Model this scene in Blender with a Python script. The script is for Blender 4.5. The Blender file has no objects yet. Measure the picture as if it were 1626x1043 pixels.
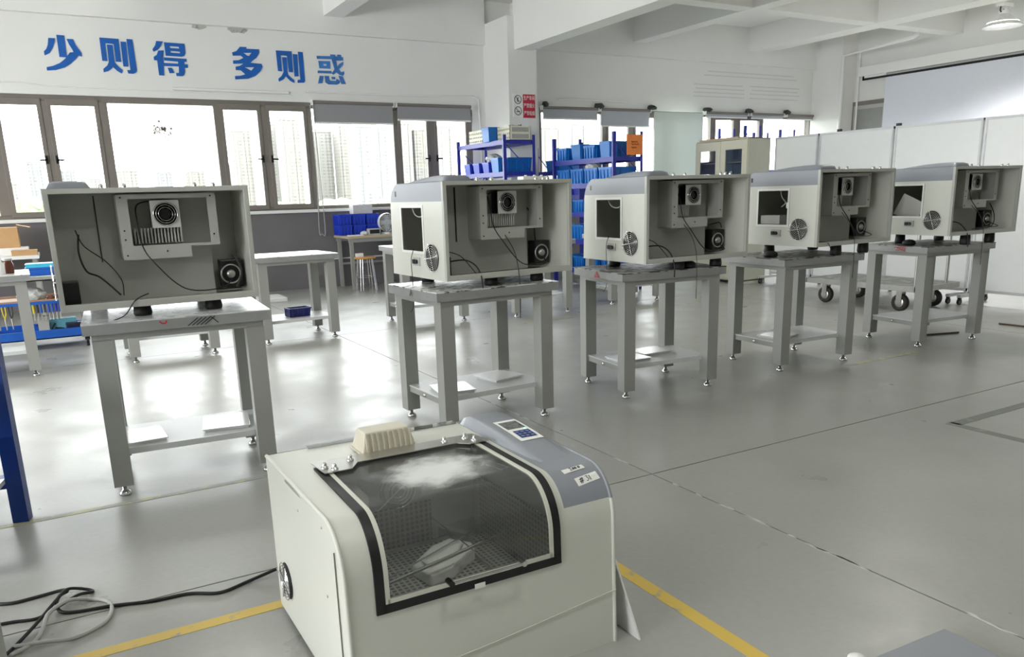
import bpy, math, random
from mathutils import Vector, Matrix
from mathutils.geometry import tessellate_polygon

random.seed(7)
SC = bpy.context.scene
COL = SC.collection
PI = math.pi

# ---------------------------------------------------------------- camera
IMG_W, IMG_H = 1626, 1043
FOC, PPX, PPY, EYE = 1246.8, 813.0, 610.0, 1.2884
CR = Vector((0.86718707, -0.49716126, -0.02858781))
CU = Vector((0.14091970, 0.18993219, 0.97163131))
CF = Vector((0.47762770, 0.84661470, -0.23476655))
cam_data = bpy.data.cameras.new('camera')
cam = bpy.data.objects.new('camera', cam_data)
COL.objects.link(cam)
M = Matrix((CR, CU, -CF)).transposed().to_4x4()
M.translation = Vector((0, 0, EYE))
cam.matrix_world = M
cam_data.sensor_width = 36.0
cam_data.lens = FOC / IMG_W * 36.0
cam_data.shift_y = (PPY - IMG_H / 2) / IMG_W
cam_data.clip_end = 3000
cam_data.clip_start = 0.02
SC.camera = cam

def ray(px, py):
    return CF + CR * ((px - PPX) / FOC) - CU * ((py - PPY) / FOC)
def onz(px, py, z=0.0):
    d = ray(px, py); return Vector((0, 0, EYE)) + d * ((z - EYE) / d.z)
def ony(px, py, y):
    d = ray(px, py); return Vector((0, 0, EYE)) + d * (y / d.y)
def onx(px, py, x):
    d = ray(px, py); return Vector((0, 0, EYE)) + d * (x / d.x)

# ---------------------------------------------------------------- world, exposure
SC.view_settings.view_transform = 'Standard'
SC.view_settings.look = 'None'
SC.view_settings.gamma = 1.0
SC.view_settings.use_curve_mapping = False
SC.view_settings.exposure = 0.5
wd = bpy.data.worlds.new('overcast_sky'); SC.world = wd
wd.use_nodes = True
bg = wd.node_tree.nodes['Background']
bg.inputs['Color'].default_value = (0.97, 0.985, 1.0, 1)
bg.inputs['Strength'].default_value = 10.0
LAMP_W = 110.0
SC.cycles.max_bounces = 10
SC.cycles.diffuse_bounces = 6
SC.cycles.transparent_max_bounces = 16

def portal(name, loc, rot, sx, sy):
    l = bpy.data.lights.new(name, 'AREA'); l.shape = 'RECTANGLE'; l.size = sx; l.size_y = sy
    l.cycles.is_portal = True
    o = bpy.data.objects.new(name, l); COL.objects.link(o); o.location = loc; o.rotation_euler = rot
    return o
# sky portals in the window openings (they emit nothing, they only guide sampling)
portal('sky_portal', (1.9, 12.02, 1.9), (-PI / 2, 0, 0), 8.4, 1.6)
portal('sky_portal', (10.7, 12.02, 1.9), (-PI / 2, 0, 0), 6.9, 1.6)
portal('sky_portal', (-5.62, 4.0, 1.95), (PI / 2, 0, -PI / 2), 10.0, 1.7)

# ---------------------------------------------------------------- materials
def s2l(c):
    return tuple(((v / 255) / 12.92 if v / 255 <= 0.04045 else ((v / 255 + 0.055) / 1.055) ** 2.4) for v in c)
MATS = {}
def thin_mat(name, rgb, trans=0.5, rough=0.5):
    """thin sheet that lets part of the light through (film, sticker)"""
    m = bpy.data.materials.new(name); m.use_nodes = True
    nt = m.node_tree; nt.nodes.clear(); out = nt.nodes.new('ShaderNodeOutputMaterial')
    n = nt.nodes.new('ShaderNodeTexNoise'); n.inputs['Scale'].default_value = 5
    r = nt.nodes.new('ShaderNodeValToRGB'); c = s2l(rgb); e = r.color_ramp.elements
    e[0].color = tuple(v * .94 for v in c) + (1,); e[1].color = c + (1,); nt.links.new(n.outputs['Fac'], r.inputs['Fac'])
    d = nt.nodes.new('ShaderNodeBsdfDiffuse'); t = nt.nodes.new('ShaderNodeBsdfTranslucent'); mx = nt.nodes.new('ShaderNodeMixShader')
    for k in (d, t): nt.links.new(r.outputs['Color'], k.inputs['Color'])
    mx.inputs['Fac'].default_value = trans
    nt.links.new(d.outputs[0], mx.inputs[1]); nt.links.new(t.outputs[0], mx.inputs[2]); nt.links.new(mx.outputs[0], out.inputs['Surface'])
    MATS[name] = m; return m
def mat(name, rgb, rough=0.5, metal=0.0, var=0.06, scale=12.0, bump=0.0, bscale=60.0, rvar=0.0, spec=0.5, rgb2=None, thr=None, stretch=None, detail=4.0, emit=0.0):
    """procedural material: base colour with noise variation, optional second colour in patches, fine bump"""
    if name in MATS: return MATS[name]
    m = bpy.data.materials.new(name); m.use_nodes = True
    nt = m.node_tree; b = nt.nodes['Principled BSDF']
    c = s2l(rgb)
    tc = nt.nodes.new('ShaderNodeTexCoord')
    src = tc.outputs['Object']
    if stretch:
        mp = nt.nodes.new('ShaderNodeMapping'); mp.inputs['Scale'].default_value = stretch
        nt.links.new(src, mp.inputs['Vector']); src = mp.outputs['Vector']
    n = nt.nodes.new('ShaderNodeTexNoise'); n.inputs['Scale'].default_value = scale; n.inputs['Detail'].default_value = detail
    nt.links.new(src, n.inputs['Vector'])
    r = nt.nodes.new('ShaderNodeValToRGB')
    e = r.color_ramp.elements
    if rgb2 is None:
        lo = tuple(max(0, v * (1 - var)) for v in c); hi = tuple(min(1, v * (1 + var)) for v in c)
        e[0].position = 0.3; e[1].position = 0.7
        e[0].color = lo + (1,); e[1].color = hi + (1,)
    else:
        t = thr or 0.55
        e[0].position = t - 0.04; e[1].position = t + 0.04
        e[0].color = c + (1,); e[1].color = s2l(rgb2) + (1,)
    nt.links.new(n.outputs['Fac'], r.inputs['Fac'])
    nt.links.new(r.outputs['Color'], b.inputs['Base Color'])
    b.inputs['Roughness'].default_value = rough; b.inputs['Metallic'].default_value = metal
    b.inputs['Specular IOR Level'].default_value = spec
    if rvar:
        mr = nt.nodes.new('ShaderNodeMapRange')
        mr.inputs['To Min'].default_value = max(0.02, rough - rvar); mr.inputs['To Max'].default_value = min(1, rough + rvar)
        nt.links.new(n.outputs['Fac'], mr.inputs['Value']); nt.links.new(mr.outputs['Result'], b.inputs['Roughness'])
    if bump:
        n2 = nt.nodes.new('ShaderNodeTexNoise'); n2.inputs['Scale'].default_value = bscale
        nt.links.new(src, n2.inputs['Vector'])
        bp = nt.nodes.new('ShaderNodeBump'); bp.inputs['Strength'].default_value = bump; bp.inputs['Distance'].default_value = 0.01
        nt.links.new(n2.outputs['Fac'], bp.inputs['Height']); nt.links.new(bp.outputs['Normal'], b.inputs['Normal'])
    if emit:
        b.inputs['Emission Color'].default_value = c + (1,); b.inputs['Emission Strength'].default_value = emit
    MATS[name] = m
    return m

def glass_mat(name, tint=(1, 1, 1), refl=0.06, rough=0.02, painted_glare=None):
    """thin clear sheet: mostly see-through with a fresnel reflection; fog = white reflection painted into the sheet"""
    if name in MATS: return MATS[name]
    m = bpy.data.materials.new(name); m.use_nodes = True
    nt = m.node_tree; nt.nodes.clear()
    out = nt.nodes.new('ShaderNodeOutputMaterial')
    tr = nt.nodes.new('ShaderNodeBsdfTransparent'); tr.inputs['Color'].default_value = tint + (1,)
    gl = nt.nodes.new('ShaderNodeBsdfGlossy'); gl.inputs['Roughness'].default_value = rough
    fr = nt.nodes.new('ShaderNodeLayerWeight'); fr.inputs['Blend'].default_value = 0.25
    mr = nt.nodes.new('ShaderNodeMapRange'); mr.inputs['To Min'].default_value = refl; mr.inputs['To Max'].default_value = 0.85
    nt.links.new(fr.outputs['Fresnel'], mr.inputs['Value'])
    mx = nt.nodes.new('ShaderNodeMixShader')
    nt.links.new(mr.outputs['Result'], mx.inputs['Fac']); nt.links.new(tr.outputs[0], mx.inputs[1]); nt.links.new(gl.outputs[0], mx.inputs[2])
    last = mx.outputs[0]
    if painted_glare:
        (fx, fy, fz), (rx, ry, rz), dens = painted_glare
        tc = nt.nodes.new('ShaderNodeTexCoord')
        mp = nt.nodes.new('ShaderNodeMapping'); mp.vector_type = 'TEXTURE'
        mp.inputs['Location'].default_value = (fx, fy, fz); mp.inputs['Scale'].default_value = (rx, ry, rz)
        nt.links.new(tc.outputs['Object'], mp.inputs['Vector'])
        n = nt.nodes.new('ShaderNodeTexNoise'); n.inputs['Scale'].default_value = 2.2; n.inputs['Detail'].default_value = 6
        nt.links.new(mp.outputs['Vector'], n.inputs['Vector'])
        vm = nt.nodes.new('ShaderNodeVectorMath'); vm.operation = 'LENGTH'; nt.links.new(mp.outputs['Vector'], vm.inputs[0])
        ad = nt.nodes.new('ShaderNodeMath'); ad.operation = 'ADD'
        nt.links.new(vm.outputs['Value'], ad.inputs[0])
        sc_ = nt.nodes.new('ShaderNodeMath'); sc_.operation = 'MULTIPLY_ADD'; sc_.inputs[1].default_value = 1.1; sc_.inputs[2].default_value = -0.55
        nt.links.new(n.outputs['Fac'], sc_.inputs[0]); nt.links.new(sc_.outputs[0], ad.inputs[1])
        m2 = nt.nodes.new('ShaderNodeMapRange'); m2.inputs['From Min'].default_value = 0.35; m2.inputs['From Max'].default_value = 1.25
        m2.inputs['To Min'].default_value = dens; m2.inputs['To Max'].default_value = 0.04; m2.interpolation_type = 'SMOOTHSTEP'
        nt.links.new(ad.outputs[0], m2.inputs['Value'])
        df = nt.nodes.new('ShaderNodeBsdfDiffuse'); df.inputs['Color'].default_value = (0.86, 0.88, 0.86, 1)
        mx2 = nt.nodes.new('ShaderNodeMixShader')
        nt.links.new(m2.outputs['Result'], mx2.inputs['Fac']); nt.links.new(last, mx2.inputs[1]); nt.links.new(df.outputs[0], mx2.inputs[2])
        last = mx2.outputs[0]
    nt.links.new(last, out.inputs['Surface'])
    MATS[name] = m
    return m

def perf_mat(name, rgb, hole, pitch, frac, stretch=(1, 1, 1)):
    """perforated sheet steel: rows of dark holes too small to build"""
    if name in MATS: return MATS[name]
    m = bpy.data.materials.new(name); m.use_nodes = True
    nt = m.node_tree; b = nt.nodes['Principled BSDF']
    tc = nt.nodes.new('ShaderNodeTexCoord')
    mp = nt.nodes.new('ShaderNodeMapping'); mp.inputs['Scale'].default_value = tuple(s / pitch for s in stretch)
    nt.links.new(tc.outputs['Generated'] if False else tc.outputs['Object'], mp.inputs['Vector'])
    fr = nt.nodes.new('ShaderNodeVectorMath'); fr.operation = 'FRACTION'; nt.links.new(mp.outputs[0], fr.inputs[0])
    sb = nt.nodes.new('ShaderNodeVectorMath'); sb.operation = 'SUBTRACT'; sb.inputs[1].default_value = (0.5, 0.5, 0.5); nt.links.new(fr.outputs[0], sb.inputs[0])
    ab = nt.nodes.new('ShaderNodeVectorMath'); ab.operation = 'ABSOLUTE'; nt.links.new(sb.outputs[0], ab.inputs[0])
    sp = nt.nodes.new('ShaderNodeSeparateXYZ'); nt.links.new(ab.outputs[0], sp.inputs[0])
    mxs = []
    for ax, st in zip('XYZ', stretch):
        if st: mxs.append(sp.outputs[ax])
    mm = nt.nodes.new('ShaderNodeMath'); mm.operation = 'MAXIMUM'
    nt.links.new(mxs[0], mm.inputs[0]); nt.links.new(mxs[1], mm.inputs[1])
    lt = nt.nodes.new('ShaderNodeMath'); lt.operation = 'LESS_THAN'; lt.inputs[1].default_value = frac / 2
    nt.links.new(mm.outputs[0], lt.inputs[0])
    mc = nt.nodes.new('ShaderNodeMix'); mc.data_type = 'RGBA'
    mc.inputs['A'].default_value = s2l(rgb) + (1,); mc.inputs['B'].default_value = s2l(hole) + (1,)
    nt.links.new(lt.outputs[0], mc.inputs['Factor']); nt.links.new(mc.outputs['Result'], b.inputs['Base Color'])
    b.inputs['Roughness'].default_value = 0.4; b.inputs['Metallic'].default_value = 0.3
    MATS[name] = m
    return m

# ---------------------------------------------------------------- mesh building
class MB:
    def __init__(s): s.v = []; s.f = []; s.sm = []
    def add(s, vs, fs, smooth=False):
        o = len(s.v); s.v += [tuple(p) for p in vs]; s.f += [tuple(i + o for i in f) for f in fs]; s.sm += [smooth] * len(fs); return s
    def box(s, x0, x1, y0, y1, z0, z1):
        vs = [(x, y, z) for z in (z0, z1) for y in (y0, y1) for x in (x0, x1)]
        return s.add(vs, [(0, 2, 3, 1), (4, 5, 7, 6), (0, 1, 5, 4), (2, 6, 7, 3), (0, 4, 6, 2), (1, 3, 7, 5)])
    def obox(s, c, hx, hy, hz, rz=0.0, rx=0.0, ry=0.0):
        m = Matrix.Rotation(rz, 3, 'Z') @ Matrix.Rotation(ry, 3, 'Y') @ Matrix.Rotation(rx, 3, 'X')
        c = Vector(c)
        vs = [c + m @ Vector((x, y, z)) for z in (-hz, hz) for y in (-hy, hy) for x in (-hx, hx)]
        return s.add(vs, [(0, 2, 3, 1), (4, 5, 7, 6), (0, 1, 5, 4), (2, 6, 7, 3), (0, 4, 6, 2), (1, 3, 7, 5)])
    def frust(s, x0, x1, y0, y1, z0, z1, ins):
        """box tapering towards the bottom (ins = inset at z0)"""
        vs = [(x0 + ins, y0 + ins, z0), (x1 - ins, y0 + ins, z0), (x1 - ins, y1 - ins, z0), (x0 + ins, y1 - ins, z0), (x0, y0, z1), (x1, y0, z1), (x1, y1, z1), (x0, y1, z1)]
        return s.add(vs, [(3, 2, 1, 0), (4, 5, 6, 7), (0, 1, 5, 4), (1, 2, 6, 5), (2, 3, 7, 6), (3, 0, 4, 7)])
    def cone(s, p0, p1, r0, r1, n=12, cap=True, smooth=True):
        p0 = Vector(p0); p1 = Vector(p1); d = (p1 - p0).normalized()
        a = d.orthogonal().normalized(); b = d.cross(a)
        vs = []
        for p, r in ((p0, r0), (p1, r1)):
            for i in range(n):
                t = 2 * PI * i / n; vs.append(p + (a * math.cos(t) + b * math.sin(t)) * r)
        fs = [(i, (i + 1) % n, n + (i + 1) % n, n + i) for i in range(n)]
        s.add(vs, fs, smooth)
        if cap:
            s.add(vs[:n], [tuple(reversed(range(n)))]); s.add(vs[n:], [tuple(range(n))])
        return s
    def cyl(s, p0, p1, r, n=12, cap=True): return s.cone(p0, p1, r, r, n, cap)
    def lathe(s, prof, c=(0, 0, 0), n=16, axis='Z', smooth=True):
        vs = []; c = Vector(c)
        for r, h in prof:
            for i in range(n):
                t = 2 * PI * i / n; a, b = r * math.cos(t), r * math.sin(t)
                q = {'Z': (a, b, h), 'X': (h, a, b), 'Y': (a, h, b)}[axis]
                vs.append(c + Vector(q))
        fs = []
        for k in range(len(prof) - 1):
            for i in range(n):
                j = (i + 1) % n; fs.append((k * n + i, k * n + j, (k + 1) * n + j, (k + 1) * n + i))
        return s.add(vs, fs, smooth)
    def torus(s, c, R, r, axis='Z', n=24, m=6):
        prof = [(R + r * math.cos(2 * PI * k / m), r * math.sin(2 * PI * k / m)) for k in range(m + 1)]
        return s.lathe(prof, c, n, axis)
    def tube(s, pts, r, n=6, closed=False):
        pts = [Vector(p) for p in pts]; N = len(pts); vs = []
        prev = None
        for i, p in enumerate(pts):
            if closed: d = pts[(i + 1) % N] - pts[i - 1]
            else: d = pts[min(i + 1, N - 1)] - pts[max(i - 1, 0)]
            d.normalize()
            if prev is None: a = d.orthogonal().normalized()
            else:
                a = prev - d * prev.dot(d)
                a = a.normalized() if a.length > 1e-6 else d.orthogonal().normalized()
            prev = a; b = d.cross(a)
            for k in range(n):
                t = 2 * PI * k / n; vs.append(p + (a * math.cos(t) + b * math.sin(t)) * r)
        fs = []
        for i in range(N if closed else N - 1):
            j = (i + 1) % N
            for k in range(n):
                k2 = (k + 1) % n; fs.append((i * n + k, i * n + k2, j * n + k2, j * n + k))
        s.add(vs, fs, True)
        if not closed:
            s.add(vs[:n], [tuple(reversed(range(n)))]); s.add(vs[-n:], [tuple(range(n))])
        return s
    def slab(s, outer, holes=(), t0=0.0, t1=0.01, fn=None):
        """flat polygon with holes given thickness t0..t1; fn maps (u,v,w) to a point"""
        fn = fn or (lambda u, v, w: (u, v, w))
        loops = [list(outer)] + [list(h) for h in holes]
        flat = [p for l in loops for p in l]
        tris = tessellate_polygon([[Vector((p[0], p[1], 0)) for p in l] for l in loops])
        n = len(flat)
        vs = [fn(p[0], p[1], t0) for p in flat] + [fn(p[0], p[1], t1) for p in flat]
        fs = [tuple(t) for t in tris] + [tuple(i + n for i in reversed(t)) for t in tris]
        o = 0
        for l in loops:
            k = len(l)
            for i in range(k):
                j = (i + 1) % k; fs.append((o + i, o + j, n + o + j, n + o + i))
            o += k
        return s.add(vs, fs)
    def mesh(s, name, m):
        me = bpy.data.meshes.new(name); me.from_pydata(s.v, [], s.f); me.update()
        for p, q in zip(me.polygons, s.sm): p.use_smooth = q
        bm_fix(me)
        if m: me.materials.append(m)
        return me
    def build(s, name, m, parent=None, bevel=0.0, seg=2):
        o = bpy.data.objects.new(name, s.mesh(name, m)); COL.objects.link(o)
        if parent: o.parent = parent
        if bevel:
            b = o.modifiers.new('soft_edges', 'BEVEL'); b.width = bevel; b.segments = seg; b.limit_method = 'ANGLE'; b.angle_limit = 0.7
        return o

import bmesh
def bm_fix(me):
    bm = bmesh.new(); bm.from_mesh(me); bmesh.ops.recalc_face_normals(bm, faces=bm.faces); bm.to_mesh(me); bm.free()

def rect(x0, x1, y0, y1): return [(x0, y0), (x1, y0), (x1, y1), (x0, y1)]
def bez(pts, n=8):
    """smooth path through points (Catmull-Rom)"""
    P = [Vector(p) for p in pts]; out = []
    for i in range(len(P) - 1):
        p0 = P[max(i - 1, 0)]; p1 = P[i]; p2 = P[i + 1]; p3 = P[min(i + 2, len(P) - 1)]
        for k in range(n):
            t = k / n
            out.append(0.5 * ((2 * p1) + (p2 - p0) * t + (2 * p0 - 5 * p1 + 4 * p2 - p3) * t * t + (3 * p1 - p0 - 3 * p2 + p3) * t ** 3))
    out.append(P[-1]); return out

def boxes(name, m, parent, *bs, bevel=0.0):
    for b in bs: MB().box(*b).build(name, m, parent, bevel)
def tag(o, label=None, cat=None, group=None, kind=None):
    if label: o['label'] = label
    if cat: o['category'] = cat
    if group: o['group'] = group
    if kind: o['kind'] = kind
    return o
def thing(name, label, cat, loc=(0, 0, 0), rz=0.0, group=None):
    o = bpy.data.objects.new(name, None); COL.objects.link(o); o.location = loc; o.rotation_euler = (0, 0, rz)
    o.empty_display_size = 0.1
    return tag(o, label, cat, group)
def struct(name, mb, m, parent=None, bevel=0.0):
    o = mb.build(name, m, parent, bevel)
    if parent is None: o['kind'] = 'structure'
    return o
def struct_empty(name, loc=(0, 0, 0)):
    o = bpy.data.objects.new(name, None); COL.objects.link(o); o.location = loc; o['kind'] = 'structure'; return o
def inst(name, me, parent, loc=(0, 0, 0), rot=(0, 0, 0)):
    o = bpy.data.objects.new(name, me); COL.objects.link(o); o.parent = parent; o.location = loc; o.rotation_euler = rot; return o
def copy_tree(o, parent=None):
    c = o.copy(); COL.objects.link(c); c.parent = parent
    for ch in list(o.children): copy_tree(ch, c)
    return c
def text_mesh(txt, size, m, name='lettering'):
    cu = bpy.data.curves.new(name, 'FONT'); cu.body = txt; cu.size = size; cu.extrude = 0.0008; cu.align_x = 'CENTER'; cu.align_y = 'CENTER'
    o = bpy.data.objects.new(name, cu); COL.objects.link(o)
    bpy.context.view_layer.update()
    me = bpy.data.meshes.new_from_object(o.evaluated_get(bpy.context.evaluated_depsgraph_get()))
    bpy.data.objects.remove(o); bpy.data.curves.remove(cu)
    me.materials.clear(); me.materials.append(m)
    return me
# ================================================================ palette
M_WALL = mat('wall_paint', (230, 230, 227), 0.75, var=0.015, scale=1.5, bump=0.04, bscale=40)
M_CEIL = mat('ceiling_paint', (236, 236, 233), 0.8, var=0.015, scale=1.2, bump=0.04, bscale=30)
M_DADO = mat('dark_wall_paint', (112, 109, 111), 0.6, var=0.08, scale=2.5, bump=0.05)
M_ALU = mat('window_profile', (126, 119, 113), 0.45, var=0.03, scale=6)
M_PANE = glass_mat('window_glass', (0.97, 0.985, 0.98), 0.02)
M_JOINT = mat('floor_joint', (92, 90, 84), 0.9, var=0.3, scale=20)
M_CREAM = mat('cream_shell', (211, 212, 203), 0.42, var=0.015, scale=4)
M_SLATE = mat('slate_cover', (140, 144, 151), 0.4, var=0.02, scale=4)
M_SHEET = mat('grey_sheet_metal', (182, 182, 177), 0.48, var=0.03, scale=5, metal=0.0)
M_RIM = mat('rim_paint', (186, 187, 180), 0.45, var=0.02, scale=5)
M_BLACK = mat('black_rubber', (22, 22, 22), 0.55, var=0.2, scale=30)
M_BLACKP = mat('black_plastic', (18, 18, 18), 0.3, var=0.15, scale=20)
M_STEEL = mat('brushed_steel', (190, 188, 184), 0.3, metal=0.9, var=0.04, scale=40, stretch=(1, 12, 1))
M_CHROME = mat('chrome', (215, 215, 215), 0.12, metal=1.0, var=0.02)
M_LEG = mat('leg_paint', (154, 155, 150), 0.42, var=0.03, scale=5)
M_WHITE = mat('white_board', (236, 236, 234), 0.4, var=0.01, scale=3)
M_WHITEG = mat('glossy_white', (232, 233, 232), 0.22, var=0.01, scale=3)
M_BLUE = mat('bin_blue', (22, 112, 196), 0.4, var=0.08, scale=8)
M_BLUED = mat('bin_deep_blue', (32, 62, 190), 0.4, var=0.08, scale=8)
M_RACK = mat('rack_blue', (44, 52, 160), 0.42, var=0.06, scale=10)
M_RACKN = mat('bench_blue', (8, 52, 128), 0.4, var=0.05, scale=10)
M_YEL = mat('yellow_floor_paint', (216, 184, 84), 0.5, rgb2=(158, 156, 144), thr=0.63, scale=14, detail=8)
M_YELF = mat('faded_yellow_paint', (186, 182, 140), 0.5, rgb2=(160, 160, 152), thr=0.5, scale=12, detail=8)
M_DKL = mat('dark_floor_paint', (120, 124, 116), 0.5, rgb2=(142, 143, 135), thr=0.62, scale=10, detail=8)
M_CABLE = mat('black_cable', (26, 25, 24), 0.5, var=0.1)
M_CABLEW = mat('grey_cable', (176, 176, 172), 0.5, var=0.05)
M_PAPER = mat('paper', (240, 240, 236), 0.7, var=0.01)

# floor: polished grey concrete, uneven gloss
def floor_material():
    m = bpy.data.materials.new('polished_concrete'); m.use_nodes = True
    nt = m.node_tree; b = nt.nodes['Principled BSDF']
    tc = nt.nodes.new('ShaderNodeTexCoord')
    def noise(sc, det=5, ro=0.55):
        n = nt.nodes.new('ShaderNodeTexNoise'); n.inputs['Scale'].default_value = sc; n.inputs['Detail'].default_value = det; n.inputs['Roughness'].default_value = ro
        nt.links.new(tc.outputs['Object'], n.inputs['Vector']); return n
    n1 = noise(0.7, 2); n2 = noise(3, 4, 0.55); n4 = noise(38, 6, 0.6); n3 = noise(14.0, 2)
    r = nt.nodes.new('ShaderNodeValToRGB'); e = r.color_ramp.elements
    e[0].position = 0.3; e[1].position = 0.72
    e[0].color = s2l((164, 164, 159)) + (1,); e[1].color = s2l((174, 174, 168)) + (1,)
    nt.links.new(n1.outputs['Fac'], r.inputs['Fac'])
    r4 = nt.nodes.new('ShaderNodeValToRGB'); e = r4.color_ramp.elements; e[0].position = .3; e[1].position = .7; e[0].color = (.93, .93, .925, 1); e[1].color = (1, 1, 1, 1)
    nt.links.new(n4.outputs['Fac'], r4.inputs['Fac'])
    r2 = nt.nodes.new('ShaderNodeValToRGB'); e = r2.color_ramp.elements
    e[0].position = 0.2; e[1].position = 0.8; e[0].color = (0.93, 0.93, 0.925, 1); e[1].color = (1, 1, 1, 1)
    nt.links.new(n2.outputs['Fac'], r2.inputs['Fac'])
    mx = nt.nodes.new('ShaderNodeMix'); mx.data_type = 'RGBA'; mx.blend_type = 'MULTIPLY'; mx.inputs['Factor'].default_value = 0.4
    nt.links.new(r.outputs['Color'], mx.inputs['A']); nt.links.new(r2.outputs['Color'], mx.inputs['B'])
    mx4 = nt.nodes.new('ShaderNodeMix'); mx4.data_type = 'RGBA'; mx4.blend_type = 'MULTIPLY'; mx4.inputs['Factor'].default_value = 1.0
    nt.links.new(mx.outputs['Result'], mx4.inputs['A']); nt.links.new(r4.outputs['Color'], mx4.inputs['B'])
    nt.links.new(mx4.outputs['Result'], b.inputs['Base Color'])
    mr = nt.nodes.new('ShaderNodeMapRange'); mr.inputs['From Min'].default_value = 0.3; mr.inputs['From Max'].default_value = 0.7
    mr.inputs['To Min'].default_value = 0.27; mr.inputs['To Max'].default_value = 0.42
    nt.links.new(n2.outputs['Fac'], mr.inputs['Value']); nt.links.new(mr.outputs['Result'], b.inputs['Roughness'])
    b.inputs['Specular IOR Level'].default_value = 0.45
    bp = nt.nodes.new('ShaderNodeBump'); bp.inputs['Strength'].default_value = 0.02; bp.inputs['Distance'].default_value = 0.02
    nt.links.new(n3.outputs['Fac'], bp.inputs['Height'])
    return m
M_FLOOR = floor_material()

# ================================================================ the room
RX0, RX1, RY0, RY1 = -5.5, 14.4, -11.0, 11.8
fl = struct('floor', MB().box(RX0, RX1, RY0, RY1, -0.2, -0.006), M_JOINT)
xs = [RX0, -2.6, 2.262, 7.1, 11.9, RX1]; ys = [RY0, -6.7, -2.0, 2.703, 7.45, RY1]
g = 0.004
for i in range(len(xs) - 1):
    for j in range(len(ys) - 1):
        struct('slab', MB().box(xs[i] + g, xs[i + 1] - g, ys[j] + g, ys[j + 1] - g, -0.006, 0.0), M_FLOOR, fl)

M_CHIP = mat('chipped_filler', (206, 206, 202), .7, var=.1, scale=30)
rc = random.Random(9)
for k in range(26):
    yy = rc.uniform(.7, 2.62) if k < 20 else rc.uniform(2.8, 4.3); L_ = rc.uniform(.02, .07); xx = 2.262 + rc.uniform(-.006, .006)
    pts = [(xx + rc.uniform(-.004, .004), yy - L_), (xx + rc.uniform(.002, .007), yy - L_ * .3), (xx + rc.uniform(.002, .007), yy + L_ * .4), (xx + rc.uniform(-.003, .003), yy + L_), (xx - rc.uniform(.002, .007), yy + L_ * .2), (xx - rc.uniform(.002, .007), yy - L_ * .5)]
    struct('joint_chip', MB().slab(pts, [], -.003, .0008), M_CHIP, fl)
W1 = (-1.95, 6.07, 1.16, 2.66)     # window_1 opening x0 x1 z0 z1
W2 = (7.33, 14.08, 1.16, 2.70)
def fy(u, v, w): return (u, w, v)
struct('wall_back', MB().slab(rect(RX0, RX1, 0, 4.25), [rect(W1[0], W1[1], W1[2], W1[3]), rect(W2[0], W2[1], W2[2], W2[3])], 11.8, 12.05, fy), M_WALL)
struct('trim_1', MB().box(RX0, 6.31, 11.785, 11.8, 0.0, 1.115), M_DADO)
struct('trim_2', MB().box(6.82, 14.0, 11.785, 11.8, 0.0, 1.115), M_DADO)
struct('trim_3', MB().box(W1[0] - .1, 6.16, 11.74, 11.81, 1.118, 1.145), M_WHITE)   # window ledge
struct('trim_4', MB().box(W2[0], W2[1], 11.74, 11.81, 1.118, 1.145), M_WHITE)
def fx(u, v, w): return (w, u, v)
struct('wall_right', MB().slab(rect(RY0, RY1 + .25, 0, 4.25), [], 14.4, 14.6, fx), M_WALL)
struct('wall_left', MB().slab(rect(RY0, RY1 + .25, 0, 4.25), [rect(-1, 9, 1.1, 2.8)], -5.7, -5.5, fx), M_WALL)
struct('wall_front', MB().slab(rect(RX0 - .2, RX1 + .2, 0, 4.25), [], -11.2, -11.0, fy), M_WALL)
struct('ceiling', MB().box(RX0 - .2, RX1 + .2, RY0 - .2, RY1 + .25, 4.25, 4.4), M_CEIL)
n = 5
def beam(x0, x1, y0, y1, z0, m=M_CEIL):
    global n
    struct('trim_%d' % n, MB().box(x0, x1, y0, y1, z0, 4.26), m); n += 1
beam(RX0, 6.31, 11.72, 11.8, 3.59, M_WALL); beam(6.82, 14.0, 11.72, 11.8, 3.59, M_WALL)     # beams in the window wall
beam(6.43, 6.72, RY0, 11.05, 3.42)                                                     # deep beam on the column
for x in (-4.5, -1.75, 0.98, 3.73, 9.25, 12.05): beam(x, x + .28 if x < 12 else x + .42, RY0, 11.72, 3.82)
for y in (8.95, 3.6, -1.8, -7.2): beam(RX0, 14.4, y, y + .26, 3.826)
# columns
struct('wall_column', MB().box(6.31, 6.82, 11.02, 11.81, 0, 3.9), M_WALL, None, 0.008)
struct('wall_corner_column', MB().box(13.98, 14.41, 11.1, 11.81, 0, 4.26), M_WALL, None, 0.008)
# peeling plaster patches under the wall beam
M_PEEL = mat('peeled_plaster', (186, 184, 178), 0.9, rgb2=(150, 147, 140), thr=0.6, scale=30, bump=0.5, bscale=120)
for (px, py, w, h) in ((316, 42, .22, .08), (378, 48, .26, .07)):
    c = ony(px, py, 11.795); pts = []
    for k in range(12):
        a = 2 * PI * k / 12; q = 1 + random.uniform(-.25, .25); pts.append((c.x + w / 2 * q * math.cos(a), c.z + h / 2 * q * math.sin(a)))
    tag(MB().slab(pts, [], 11.792, 11.8, fy).build('plaster_patch', M_PEEL), 'peeled plaster patch under the beam, %s of the two' % ('left' if px < 350 else 'right'), 'wall patch', 'peeled plaster patches')

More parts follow.
